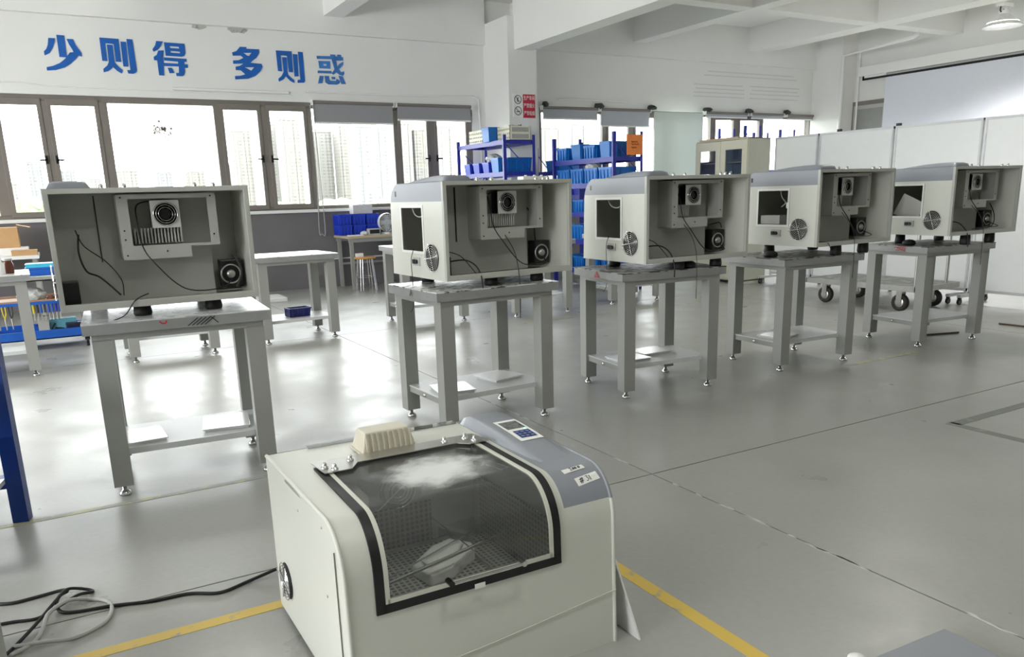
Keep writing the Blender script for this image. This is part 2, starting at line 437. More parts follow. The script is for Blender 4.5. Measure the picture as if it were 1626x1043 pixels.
# ---------------------------------------------------------------- windows
def window(name, W, posts, cas, fixed, ztop):
    e = struct_empty(name, (0, 0, 0))
    x0, x1, z0, z1 = W
    y0, y1 = 11.84, 11.94
    MB().box(x0, x1, y0, y1, z1 - .075, z1).build('frame_rail', M_ALU, e, .004)
    MB().box(x0, x1, y0, y1, z0, z0 + .05).build('frame_rail', M_ALU, e, .004)
    for a, b in posts: MB().box(a, b, y0 - .015, y1, z0 + .05, z1 - .075).build('mullion', M_ALU, e, .004)
    for a, b, side in cas:
        s = MB().slab(rect(a - .05, b + .05, z0 + .02, z1 - .045), [rect(a, b, z0 + .085, z1 - .125)], 11.815, 11.875, fy).build('sash', M_ALU, e, .004)
        MB().box(a - .005, b + .005, 11.85, 11.855, z0 + .08, z1 - .12).build('pane', M_PANE, s)
        hx = a - .022 if side < 0 else b + .022
        h = MB().box(hx - .012, hx + .012, 11.795, 11.815, 1.83, 1.93)
        h.box(min(hx, hx + .08 * -side), max(hx, hx + .08 * -side), 11.775, 11.79, 1.865, 1.885).box(hx - .01, hx + .01, 11.775, 11.8, 1.865, 1.885)
        h.build('handle', M_BLACKP, s)
    for a, b in fixed: MB().box(a - .01, b + .01, 11.885, 11.893, z0 + .045, z1 - .07).build('pane', M_PANE, e)
    return e
window('window_1', W1, [(-1.95, -1.88), (-.555, -.42), (.06, .14), (.70, .813), (2.112, 2.2), (2.73, 2.83), (5.3, 5.41), (3.386, 3.469), (4.72, 4.80), (6.0, 6.07)],
       [(-.38, .02, 1), (.177, .66, -1), (2.24, 2.692, 1), (2.864, 3.345, -1), (4.84, 5.264, 1), (5.449, 5.95, -1)],
       [(-1.88, -.555), (.813, 2.112), (3.469, 4.72)], 2.66)
window('window_2', W2, [(7.33, 7.39), (8.66, 8.75), (9.27, 9.37), (9.9, 9.98), (11.22, 11.3), (11.86, 11.96), (12.56, 12.64), (13.98, 14.08)],
       [(8.80, 9.23, 1), (9.41, 9.85, -1), (11.35, 11.82, 1), (12.0, 12.52, -1)],
       [(7.39, 8.66), (9.98, 11.22), (12.64, 13.98)], 2.70)

# roller blinds
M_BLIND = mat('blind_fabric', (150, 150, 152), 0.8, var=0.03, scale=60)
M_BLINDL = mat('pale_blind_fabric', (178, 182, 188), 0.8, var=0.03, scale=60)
def blind(x0, x1, zt, zb, m, label):
    t = thing('roller_blind', label, 'blind', (x0, 11.74, zb), 0, 'roller blinds on the windows')
    w = x1 - x0
    MB().box(0.01, w - .01, 0, .004, .02, zt - zb - .02).build('fabric', m, t)
    MB().box(0.01, w - .01, -.008, .012, 0, .025).build('hem_bar', M_WHITE, t, .003)
    MB().cyl((0, .0, zt - zb), (w, .0, zt - zb), .024, 12).build('roller_tube', M_ALU, t)
    boxes('bracket', M_WHITE, t, (-.012, .0, -.03, .06, zt - zb - .04, zt - zb + .03), (w, w + .012, -.03, .06, zt - zb - .04, zt - zb + .03))
    return t
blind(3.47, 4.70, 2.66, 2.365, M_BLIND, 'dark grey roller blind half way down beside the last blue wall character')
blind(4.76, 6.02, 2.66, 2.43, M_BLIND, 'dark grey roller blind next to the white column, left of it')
blind(7.36, 8.50, 2.69, 2.50, M_BLINDL, 'grey roller blind just right of the column with the red sign')
blind(8.56, 9.66, 2.69, 2.40, M_BLINDL, 'pale grey roller blind above the orange paper')
blind(11.0, 12.1, 2.69, 2.60, M_BLINDL, 'nearly rolled up blind above the cream cabinet, left one')
blind(12.2, 13.1, 2.69, 2.60, M_BLINDL, 'nearly rolled up blind above the cream cabinet, middle one')
blind(13.2, 14.0, 2.69, 2.60, M_BLIND, 'nearly rolled up blind at the far right end of the windows')
# pull cord loop hanging by the dark post
p = [(3.43, 11.73, 2.62), (3.44, 11.73, 1.6), (3.41, 11.73, .86), (3.45, 11.73, .80), (3.50, 11.73, .84), (3.49, 11.73, 1.6), (3.47, 11.73, 2.62)]
tag(MB().tube(bez(p, 8), .006, 6).build('blind_cord', M_CABLEW), 'thin white loop of blind cord hanging in front of the dark wall', 'cord')

# conduits and thin rods on the wall above the windows
def conduit(pts, r, label, m=M_WHITE):
    tag(MB().tube(pts, r, 8).build('conduit', m), label, 'conduit')
conduit([(-1.5, 11.785, 2.80), (-.1, 11.785, 2.79), (.2, 11.785, 2.755), (3.2, 11.785, 2.74)], .007, 'thin white cable running along the wall above the left windows')
conduit([(1.62, 11.78, 2.78), (3.15, 11.78, 2.78)], .02, 'short white tube lamp bracket above the big window pane')
conduit([(3.4, 11.78, 2.80), (4.8, 11.78, 2.80), (6.1, 11.78, 2.82), (6.18, 11.78, 2.78), (6.2, 11.78, 2.2), (6.2, 11.78, 1.2)], .013, 'white conduit that bends down beside the column')
conduit([(7.7, 11.78, 2.83), (8.0, 11.78, 2.84), (9.2, 11.78, 2.83)], .016, 'white conduit on the wall right of the column')
conduit([(13.93, 11.05, 0), (13.93, 11.05, 3.75), (13.5, 9.3, 3.76), (13.5, 9.2, 3.8)], .035, 'white pipe rising along the corner column to the beams')
conduit([(14.36, 11.0, 0), (14.36, 11.0, 3.9)], .02, 'thin white pipe on the right wall beside the corner column')

# ---------------------------------------------------------------- outdoors
M_GRASS = mat('ground_far', (120, 128, 110), 0.95, var=0.2, scale=0.02)
struct('ground', MB().box(-900, 1600, 13, 2500, -9.2, -9.0), M_GRASS)
def facade(name, rgb):
    if name in MATS: return MATS[name]
    m = bpy.data.materials.new(name); m.use_nodes = True
    nt = m.node_tree; b = nt.nodes['Principled BSDF']; tc = nt.nodes.new('ShaderNodeTexCoord')
    sp = nt.nodes.new('ShaderNodeSeparateXYZ'); nt.links.new(tc.outputs['Object'], sp.inputs[0])
    ad = nt.nodes.new('ShaderNodeMath'); ad.operation = 'ADD'; nt.links.new(sp.outputs['X'], ad.inputs[0]); nt.links.new(sp.outputs['Y'], ad.inputs[1])
    cb = nt.nodes.new('ShaderNodeCombineXYZ'); nt.links.new(ad.outputs[0], cb.inputs['X']); nt.links.new(sp.outputs['Z'], cb.inputs['Y'])
    br = nt.nodes.new('ShaderNodeTexBrick'); br.offset = 0.0; br.inputs['Scale'].default_value = 1.0
    br.inputs['Brick Width'].default_value = 4.2; br.inputs['Row Height'].default_value = 3.1; br.inputs['Mortar Size'].default_value = 0.95; br.inputs['Mortar Smooth'].default_value = 0.2
    c = s2l(rgb); d = tuple(v * 0.6 for v in c)
    br.inputs['Color1'].default_value = d + (1,); br.inputs['Color2'].default_value = tuple(v * .85 for v in c) + (1,); br.inputs['Mortar'].default_value = c + (1,)
    nt.links.new(cb.outputs[0], br.inputs['Vector']); nt.links.new(br.outputs['Color'], b.inputs['Base Color'])
    b.inputs['Roughness'].default_value = 0.9
    MATS[name] = m; return m
M_FA = facade('tower_facade_warm', (114, 112, 107)); M_FB = facade('tower_facade_grey', (112, 113, 114)); M_FC = facade('tower_facade_pale', (117, 116, 112))
M_ROOFT = mat('tower_roof', (140, 138, 134), .9, var=.05, scale=.1)
# px left, px right, row of the roof top, distance, material, label
towers = [(48, 72, 255, 900, M_FB, 'pale tower seen in the leftmost window pane, taller than its neighbours'),
          (8, 26, 292, 900, M_FC, 'low pale block at the far left of the skyline'),
          (100, 124, 270, 950, M_FB, 'pale grey block seen in the second window pane'),
          (132, 164, 284, 950, M_FC, 'low pale block beside the slim post of the second pane'),
          (190, 222, 271, 950, M_FA, 'pale block at the left of the large window pane'),
          (250, 276, 273, 950, M_FB, 'pale block in the middle of the large window pane'),
          (298, 328, 272, 950, M_FA, 'pale block at the right of the large window pane'),
          (362, 378, 262, 900, M_FC, 'slim low block left of the tall towers'),
          (376, 406, 207, 800, M_FA, 'tall residential tower seen in the narrow pane left of the window handle'),
          (432, 452, 196, 800, M_FC, 'slim tall tower seen right of the window handle'),
          (455, 484, 188, 760, M_FA, 'tall residential tower right next to the dark window post'),
          (504, 534, 208, 800, M_FC, 'tall tower at the left of the pane under the blind'),
          (545, 566, 196, 780, M_FA, 'slim tall tower in the middle under the blind'),
          (570, 624, 200, 700, M_FB, 'widest tall tower under the grey blind'),
          (640, 660, 195, 780, M_FC, 'slim tower in the pane left of the open handle'),
          (664, 682, 205, 780, M_FA, 'tower beside the handle of the last left window'),
          (702, 726, 200, 760, M_FC, 'tall tower left of the blue rack with baskets'),
          (862, 900, 202, 760, M_FA, 'tower seen right of the column above the blue bins'),
          (905, 938, 196, 800, M_FB, 'tower seen under the blind left of the orange paper')]
for (a, b, top, D, m, lab) in towers:
    p0 = ony(a, 300, D); p1 = ony(b, 300, D); zt = ony((a + b) / 2, top, D).z
    w = p1.x - p0.x; t = thing('tower_block', lab, 'building', ((p0.x + p1.x) / 2, D + 12, -9), 0, 'distant high-rise blocks')
    h = zt + 9
    bd = MB().box(-w / 2, w / 2, -10, 10, 0, h * .985)
    bd.box(-w / 2 + w * .16, -w / 2 + w * .3, -11.5, -9.5, 0, h * .97).box(w / 2 - w * .3, w / 2 - w * .16, -11.5, -9.5, 0, h * .97)
    bd.build('facade', m, t)
    MB().box(-w / 2 - .4, w / 2 + .4, -10.6, 10.6, h * .985, h * .993).box(-w * .2, w * .2, -5, 5, h * .99, h * 1.03).build('roof', M_ROOFT, t)
M_LEAF = mat('hazy_leaves', (92, 104, 78), 0.9, var=0.35, scale=1.5, bump=0.8, bscale=3)
M_BARK = mat('bark', (90, 80, 70), 0.9)
def tree(px, row, D, r, label, seed):
    rnd = random.Random(seed); c = ony(px, row, D)
    t = thing('tree', label, 'tree', (c.x, D, -9), 0, 'trees outside the windows')
    top = c.z + 9
    bm = bmesh.new()
    for k in range(9):
        a = rnd.uniform(0, 2 * PI); q = rnd.uniform(0, .7) * r; rr = r * rnd.uniform(.38, .6)
        mt = Matrix.Translation((q * math.cos(a), q * math.sin(a) * .7, top - rr - rnd.uniform(0, .8) * r)) @ Matrix.Diagonal((rr, rr, rr * .85, 1))
        bmesh.ops.create_icosphere(bm, subdivisions=3, radius=1, matrix=mt)
    for v in bm.verts: v.co += Vector((rnd.uniform(-1, 1), rnd.uniform(-1, 1), rnd.uniform(-1, 1))) * r * .045
    me = bpy.data.meshes.new('crown'); bm.to_mesh(me); bm.free(); me.materials.append(M_LEAF)
    inst('crown', me, t)
    MB().cone((0, 0, 0), (0, 0, top - r), r * .07, r * .04, 8).build('trunk', M_BARK, t)
for i, (px, row, D, r, lab) in enumerate([(-10, 322, 60, 3.0, 'green tree top at the very left edge of the windows'), (42, 308, 75, 3.6, 'rounded green tree top low in the leftmost pane'), (110, 312, 95, 4, 'tree top hidden behind the first open machine'),
        (385, 315, 80, 3.4, 'tree top low in the narrow pane below the tall tower'), (452, 312, 95, 4, 'tree top below the slim tower right of the window handle'), (520, 306, 112, 4.5, 'hazy tree top at the left under the blind'),
        (575, 309, 88, 4, 'hazy tree top in the middle under the blind'), (618, 307, 125, 5, 'hazy tree top at the right under the blind, above the blue bins'), (660, 300, 100, 4, 'hazy tree top left of the last window handle'), (715, 300, 118, 4.5, 'hazy tree top behind the blue rack')]):
    tree(px, row, D, r, lab, i)

# ---------------------------------------------------------------- lettering on the wall (traced stroke by stroke, cut from thin blue sheet)
M_INK = mat('blue_lettering', (14, 92, 176), 0.5, var=0.12, scale=9)
M_INK2 = mat('faded_blue_lettering', (58, 116, 186), 0.5, var=0.25, scale=7)
def strokes(ox, oy, polys):
    return polys, ox, oy
CH = [
 ('first', '少', 60, 20, M_INK, [([(103,252),(170,255),(168,290),(150,345),(120,400),(68,425),(60,385),(85,360),(98,320)],[]), ([(183,222),(262,228),(290,445),(215,440)],[]),
   ([(285,262),(350,265),(375,320),(415,375),(435,400),(437,437),(405,425),(380,458),(330,505),(270,545),(180,570),(92,575),(87,542),(150,530),(220,500),(270,460),(318,396),(355,394),(345,370),(310,315)],[])]),
 ('second', '则', 60, 20, M_INK, [([(610,248),(800,262),(828,490),(775,487),(752,312),(668,303),(690,482),(640,478)],[]), ([(685,318),(742,322),(760,470),(765,495),(800,535),(845,575),(835,605),(790,580),(745,538),(735,555),(700,580),(655,592),(650,560),(690,525),(705,490)],[]),
   ([(820,288),(875,292),(900,537),(850,535)],[]), ([(880,262),(938,266),(985,575),(970,600),(950,608),(900,605),(887,572),(920,570)],[])]),
 ('third', '得', 60, 20, M_INK, [([(1175,282),(1240,287),(1220,335),(1190,370),(1150,388),(1138,365),(1165,325)],[]), ([(1195,378),(1250,375),(1245,440),(1255,625),(1205,622),(1185,475),(1155,472),(1150,440),(1180,420)],[]),
   ([(1252,295),(1455,310),(1465,400),(1455,430),(1430,438),(1270,428)],[[(1310,333),(1400,340),(1403,358),(1313,352)],[(1318,380),(1410,388),(1412,405),(1320,398)]]),
   ([(1252,445),(1475,460),(1478,488),(1455,488),(1456,515),(1490,515),(1492,548),(1458,548),(1462,590),(1455,620),(1435,632),(1378,630),(1373,600),(1402,598),(1400,535),(1255,530),(1252,500),(1395,508),(1393,487),(1255,475)],[]), ([(1290,548),(1330,550),(1358,600),(1310,602)],[])]),
 ('fourth', '多', 340, 50, M_INK, [([(255,152),(320,155),(315,172),(445,178),(445,215),(420,260),(375,295),(360,312),(470,322),(480,350),(460,395),(410,440),(340,468),(210,476),(207,442),(260,440),(310,425),(290,408),(265,385),(215,382),(213,350),(255,342),(290,318),(190,320),(187,288),(245,285),(290,262),(265,240),(185,240),(178,208),(220,195)],
   [[(285,212),(370,212),(345,245),(320,238),(305,222)],[(300,355),(398,355),(368,390),(330,370)]])]),
 ('fifth', '则', 340, 50, M_INK, [([(612,188),(768,198),(782,405),(742,402),(722,242),(660,236),(674,396),(634,392)],[]), ([(674,256),(718,258),(728,400),(735,430),(765,460),(797,485),(795,512),(755,490),(712,445),(690,475),(645,498),(637,470),(670,440),(690,400)],[]),
   ([(780,224),(825,228),(838,445),(798,447)],[]), ([(832,202),(878,206),(902,490),(892,508),(830,510),(830,480),(856,478)],[])]),
 ('sixth', '惑', 340, 50, M_INK2, [([(1018,242),(1155,246),(1152,228),(1200,230),(1205,248),(1222,248),(1220,230),(1258,232),(1262,255),(1280,258),(1280,290),(1210,290),(1222,350),(1245,320),(1280,300),(1282,330),(1240,375),(1260,405),(1290,395),(1293,420),(1280,440),(1245,430),(1215,405),(1185,430),(1168,415),(1195,375),(1165,275),(1022,272)],[]),
   ([(1035,292),(1150,296),(1155,370),(1045,365)],[[(1082,322),(1115,324),(1115,342),(1085,342)]]), ([(1030,388),(1165,392),(1165,418),(1028,412)],[]), ([(1048,440),(1085,442),(1075,515),(1032,517)],[]),
   ([(1098,440),(1140,442),(1142,475),(1155,490),(1210,492),(1215,470),(1250,490),(1245,515),(1220,528),(1135,525),(1105,505)],[]), ([(1165,450),(1200,450),(1205,475),(1170,475)],[]), ([(1235,440),(1275,445),(1308,522),(1265,522)],[])]),
]
for (nm, ch, ox, oy, m, polys) in CH:
    mb = MB()
    for outer, holes in polys:
        cv = lambda l: [(lambda q: (q.x, q.z))(ony(ox + a / 6.254, oy + b / 6.254, 11.797)) for a, b in l]
        mb.slab(cv(outer), [cv(h) for h in holes], 11.79, 11.8, fy)
    o = mb.build('wall_character', m)
    tag(o, 'blue wall character %s, the %s of the six%s' % (ch, nm, ', faded' if nm == 'sixth' else ''), 'lettering', 'blue slogan on the wall')

# faint adhesive streaks left on the wall right of the column
M_STREAK = mat('wall_streak', (212, 211, 208), .7, var=.03)
for k, (xa, xb, z) in enumerate(((10.75, 12.05, 2.98), (10.75, 12.05, 3.05), (10.8, 12.05, 3.12), (10.75, 12.0, 3.19), (12.2, 13.55, 2.98), (12.2, 13.6, 3.06), (12.25, 13.55, 3.13), (12.2, 13.6, 3.2), (11.0, 13.5, 3.36), (11.1, 13.4, 3.43))):
    tag(MB().box(xa, xb, 11.796, 11.801, z, z + .018).build('wall_streak', M_STREAK), 'faint grey streak on the wall above the far windows, %s' % ['left block, lowest', 'left block, second lowest', 'left block, third up', 'left block, top', 'right block, lowest', 'right block, second lowest', 'right block, third up', 'right block, top', 'upper pair, lower one', 'upper pair, upper one'][k], 'wall mark', 'adhesive streaks on the wall')
M_BUNCH = mat('bunched_film', (52, 54, 54), .5, var=.4, scale=40, bump=.8, bscale=50)
for k, (xx, w_) in enumerate(((7.42, .12), (8.53, .2), (9.7, .2), (11.05, .22), (12.15, .22), (13.2, .2))):
    rb_ = random.Random(k); mb = MB().lathe([(0, -.5), (.35, -.45), (.5, -.1), (.42, .2), (.2, .45), (0, .5)], (0, 0, 0), 10, 'X')
    mb.v = [(a * w_ + rb_.uniform(-.01, .01), b * .09 + rb_.uniform(-.01, .01), c * .1 + rb_.uniform(-.01, .01)) for a, b, c in mb.v]
    o = mb.build('film_bunch', M_BUNCH); o.location = (xx, 11.73, 2.74)
    tag(o, 'dark bunched film on the window top edge, number %s from the column' % ['one', 'two', 'three', 'four', 'five', 'six'][k], 'film', 'dark film bunches on the far window')
# ================================================================ workbenches
TOPS = {
 'clean': mat('bench_top_film', (214, 216, 217), 0.28, rgb2=(176, 178, 180), thr=0.6, scale=9, detail=9, rvar=0.08),
 'specks': mat('bench_top_speckled', (220, 221, 220), 0.3, rgb2=(64, 64, 60), thr=0.55, scale=24, detail=9),
 'dirty': mat('bench_top_sooty', (170, 170, 165), 0.4, rgb2=(58, 54, 50), thr=0.5, scale=16, detail=9),
 'back': mat('bench_top_flecked', (226, 227, 226), 0.3, rgb2=(120, 121, 118), thr=0.6, scale=20, detail=8),
}
M_EDGE = mat('bench_edge', (156, 157, 156), 0.35, var=0.06, scale=14, metal=0.2)
M_SHELF = mat('bench_shelf', (206, 208, 208), 0.38, var=0.02, scale=6)
TW, TD, TH = 0.784, 0.612, 0.80
LX, LY, LH = 0.3207, 0.243, 0.04
_lm = MB().box(-LH, LH, -LH, LH, 0.05, 0.725).mesh('leg', M_LEG)
_ft = MB().lathe([(0, 0), (.026, 0), (.028, .008), (.02, .018), (.01, .026), (.01, .055), (0, .055)], n=14).mesh('foot', M_CHROME)
_ap = MB().slab(rect(-.36, .36, -.283, .283), [rect(-.33, .33, -.253, .253)], .72, .752).mesh('apron', M_LEG)
_rl = MB().box(-.02, .02, -.205, .205, .165, .2).mesh('shelf_rail', M_LEG)
_sh = MB().slab([(-.217, .178), (-.217, .206), (.217, .206), (.217, .178), (.207, .178), (.207, .2), (-.207, .2), (-.207, .178)], [], -.345, .345, lambda u, v, w: (w, u, v)).mesh('shelf', M_SHELF)
_bt = MB().lathe([(0, -.012), (.009, -.012), (.011, 0), (.011, .004), (0, .004)], n=10, axis='X').mesh('bolt', M_CHROME)
_ed = MB().box(-TW / 2, TW / 2, -TD / 2, TD / 2, .75, .797).mesh('top_edge', M_EDGE)
def workbench(x, y, rz, label, top='clean', h=0.0):
    t = thing('workbench', label, 'table', (x, y, 0), math.radians(rz), 'grey metal workbenches')
    tp = MB().box(-TW / 2 - .001, TW / 2 + .001, -TD / 2 - .001, TD / 2 + .001, .795, .80).build('tabletop', TOPS[top], t)
    inst('top_edge', _ed, tp)
    for sx in (-1, 1):
        for sy in (-1, 1):
            l = inst('leg', _lm, t, (sx * LX, sy * LY, 0)); inst('foot', _ft, l)
    inst('apron', _ap, t); inst('shelf', _sh, t)
    for sx in (-1, 1):
        r = inst('shelf_rail', _rl, t, (sx * LX, 0, 0)); inst('bolt', _bt, r, (-.02 if sx < 0 else .02, 0, .182), (0, 0, 0 if sx < 0 else PI))
    return t
T1 = workbench(.448, 4.069, -3.36, 'grey workbench under the leftmost open machine, nearest of the front row', 'clean')
T2 = workbench(2.055, 4.072, 2.83, 'grey workbench with speckled top, second in the front row, just behind the glass-lidded incubator', 'specks')
T3 = workbench(3.373, 4.096, -5.61, 'grey workbench with a red triangle mark on its side edge', 'dirty')
T4 = workbench(4.723, 4.075, -3.0, 'grey workbench with a sooty top, fourth in the front row', 'dirty')
T5 = workbench(6.266, 4.013, -5.91, 'grey workbench at the right end of the front row, beside the platform cart', 'dirty')
workbench(1.885, 7.62, 3.0, 'empty workbench behind the leftmost machine, blue bin on its shelf', 'back')
workbench(.76, 7.48, 1.0, 'workbench seen only under the leftmost machine, behind it', 'back')
workbench(-.615, 7.40, 2.0, 'workbench at the left edge with a brown jar on top', 'back')
workbench(3.34, 7.72, -2.0, 'workbench behind the second machine, left of the two there', 'back')
workbench(4.53, 7.52, -3.0, 'workbench behind the second machine, right of the two there', 'specks')
workbench(5.89, 7.62, -3.0, 'workbench behind the third machine', 'back')
workbench(-.655, 2.36, 10.0, 'workbench at the lower left corner, one leg in view', 'back')

# printed marks on the bench edges
M_REDINK = mat('red_print', (196, 44, 60), 0.5); M_DKINK = mat('dark_print', (50, 50, 52), 0.5)
def on_edge_front(t, pts_list, m, name='printed_mark', w=.0022):
    mb = MB()
    for pts in pts_list:
        for a, b in zip(pts[:-1], pts[1:]):
            d = Vector((b[0] - a[0], 0, b[1] - a[1])); nrm = Vector((-d.z, 0, d.x)).normalized() * w
            q = [Vector((a[0], -TD / 2 - .003, a[1])), Vector((b[0], -TD / 2 - .003, b[1]))]
            mb.add([q[0] - nrm, q[1] - nrm, q[1] + nrm, q[0] + nrm], [(0, 1, 2, 3)])
    return mb.build(name, m, t)
def on_edge_left(t, pts_list, m, name='printed_mark', w=.0022):
    mb = MB()
    for pts in pts_list:
        for a, b in zip(pts[:-1], pts[1:]):
            d = Vector((0, b[0] - a[0], b[1] - a[1])); nrm = Vector((0, -d.z, d.y)).normalized() * w
            q = [Vector((-TW / 2 - .003, a[0], a[1])), Vector((-TW / 2 - .003, b[0], b[1]))]
            mb.add([q[0] - nrm, q[1] - nrm, q[1] + nrm, q[0] + nrm], [(0, 1, 2, 3)])
    return mb.build(name, m, t)
on_edge_front(T1, [[(.03 + k * .018, .757), (.075 + k * .018, .79)] for k in range(5)] + [[(.11, .775), (.13, .79), (.16, .76)]], M_DKINK)
on_edge_front(T1, [[(-.085, .788), (-.075, .778), (-.06, .777), (-.055, .79)]], M_REDINK, w=.003)
on_edge_left(T2, [[(.02, .757), (.0, .792), (-.02, .757)], [(.01, .757), (-.01, .785)]], M_DKINK)
on_edge_left(T3, [[(.03, .757), (.0, .793), (-.03, .757), (.03, .757)], [(.012, .76), (.0, .78), (-.012, .76)]], M_REDINK, w=.003)
on_edge_left(T5, [[(-.02 - .022 * k, .757), (-.045 - .022 * k, .79)] for k in range(4)] + [[(-.02, .79), (-.11, .757)], [(.0, .785), (-.1, .79)]], M_REDINK)

# white panels left on the lower shelves
def bench_pt(t, u, v, z):
    a = t.rotation_euler.z; return (t.location.x + u * math.cos(a) - v * math.sin(a), t.location.y + u * math.sin(a) + v * math.cos(a), z)
def panel(t, u, v, w, d, rz, label, n=1):
    p = bench_pt(t, u, v, .206)
    o = MB()
    o.box(-w / 2, w / 2, -d / 2, d / 2, .010, .016).box(-w / 2 + .008, w / 2 - .008, -d / 2 + .008, d / 2 - .008, 0, .010)
    b = o.build('metal_sheet', M_WHITEG, None, .002); b.location = p; b.rotation_euler = (0, 0, t.rotation_euler.z + math.radians(rz))
    tag(b, label, 'panel', 'white panels on the bench shelves'); return b
panel(T1, -.215, -.06, .19, .24, 6, 'white panel with a grey patch on the left of the nearest bench shelf')
panel(T1, .17, -.02, .22, .26, -6, 'white panel on the right of the nearest bench shelf')
panel(T2, -.20, -.07, .22, .22, -12, 'white panel with a grey patch on the left of the shelf under the second machine')
panel(T2, .17, .02, .22, .2, 10, 'plain white panel on the right of the shelf under the second machine')
panel(T3, -.19, -.06, .24, .2, 4, 'white panel at the front of the shelf under the third machine')
panel(T3, .06, .06, .24, .19, 6, 'white panel with a grey stripe at the back of the shelf under the third machine')
panel(T4, -.16, -.05, .24, .2, 14, 'white sheet on the shelf under the fourth machine')

# ================================================================ incubators
M_PANEL = mat('inner_panel', (176, 176, 171), 0.5, var=0.03, scale=4)
M_FIN = mat('fin_white', (210, 210, 206), 0.4, var=0.03)
M_DARKIN = mat('dark_inside', (38, 38, 38), 0.7, var=0.1)
M_FANBL = mat('fan_blade_black', (14, 14, 15), 0.25, var=0.1)

def profile(D, H, n=14, rx=.13, rz=.14):
    pr = [(D / 2, H), (D / 2 - .05, H), (0.12, H), (0.0, H)]
    cy, cz = -D / 2 + rx, H - rz
    for k in range(n + 1):
        a = PI / 2 * k / n; pr.append((cy - (rx - .012) * math.sin(a), cz + rz * math.cos(a)))
    for z in (.2, .1, .0): pr.append((-D / 2 + .012 * z / (H - rz), z))
    return pr
def insert_z(pr, z, front=True):
    """split the front part of the profile exactly at height z"""
    out = []
    for a, b in zip(pr[:-1], pr[1:]):
        out.append(a)
        if a[1] > z + 1e-6 > b[1] + 1e-6 and abs(a[1] - z) > 1e-6:
            t = (a[1] - z) / (a[1] - b[1]); out.append((a[0] + (b[0] - a[0]) * t, z))
    out.append(pr[-1]); return out
def offset(pr, o):
    out = []
    for i, p in enumerate(pr):
        a = pr[max(i - 1, 0)]; b = pr[min(i + 1, len(pr) - 1)]
        d = Vector((b[0] - a[0], b[1] - a[1])).normalized()
        nrm = Vector((d.y, -d.x))
        out.append((p[0] + nrm.x * o, p[1] + nrm.y * o))
    return out
def ribbon(mb, pr, xa, xb, o0, o1):
    """solid strip following the profile between x = xa(y) and xb(y)"""
    A = offset(pr, o0); B = offset(pr, o1); n = len(pr)
    fa = xa if callable(xa) else (lambda y: xa); fb = xb if callable(xb) else (lambda y: xb)
    rows = []
    for i in range(n):
        y = pr[i][0]
        rows.append([(x, q[0], q[1]) for (q, x) in ((A[i], fa(y)), (A[i], fb(y)), (B[i], fb(y)), (B[i], fa(y)))])
    for k in range(4):                       # four strips with their own edges, so the shading stays crisp at the corners
        j = (k + 1) % 4; vs = []
        for r in rows: vs += [r[k], r[j]]
        mb.add(vs, [(2 * i, 2 * i + 1, 2 * i + 3, 2 * i + 2) for i in range(n - 1)], True)
    mb.add(rows[0], [(0, 1, 2, 3)]); mb.add(rows[-1], [(0, 1, 2, 3)])
    return mb
def fan_guard(parent, c, R, axis='X', sgn=1, name='fan_grille'):
    """dark opening, turning blades and concentric wire guard"""
    g_ = MB().lathe([(0, 0), (R * .98, 0), (R * .98, .002)], c, 24, axis).build(name, M_DARKIN, parent)
    mb = MB()
    for k in range(6):
        r = R * (.22 + .155 * k)
        cc = Vector(c); off = .008 * sgn
        if axis == 'X': cc.x += off
        elif axis == 'Y': cc.y += off
        mb.torus(cc, r, .0013, axis, 28, 5)
    e1 = Vector((0, 0, 1)); e2 = Vector((0, 1, 0)) if axis == 'X' else Vector((1, 0, 0))
    nn = Vector((1, 0, 0)) if axis == 'X' else Vector((0, 1, 0))
    for a in (.15, PI / 2 + .35):
        d = e2 * math.cos(a) + e1 * math.sin(a)
        p = Vector(c) + nn * (.0105 * sgn)
        mb.tube([p - d * R * 1.1, p + d * R * 1.1], .0026, 6)
    mb.build('wire_guard', M_CHROME, g_)
    return g_

HUMP = [(-.20, 0), (-.14, .004), (-.05, .016), (.05, .026), (.15, .032), (.24, .034), (.30, .032), (.325, .024), (.335, .0)]
def hump(parent, D, H, xc, hw, m):
    """raised control console, low at the front and rising to the back"""
    vs = []; N = 10
    for (y, z) in HUMP:
        y = min(y, D / 2 - .012)
        for k in range(N + 1):
            t = k / N * 2 - 1
            prof = max(0.0, 1 - abs(t) ** 6) ** .5
            wl = hw * (1 - .25 * max(0, -(y - .1)) / .3)
            vs.append((xc + t * wl, y, H - .002 + z * prof))
    fs = []
    for i in range(len(HUMP) - 1):
        for k in range(N): fs.append((i * (N + 1) + k, i * (N + 1) + k + 1, (i + 1) * (N + 1) + k + 1, (i + 1) * (N + 1) + k))
    return MB().add(vs, fs, True).build('control_console', m, parent)

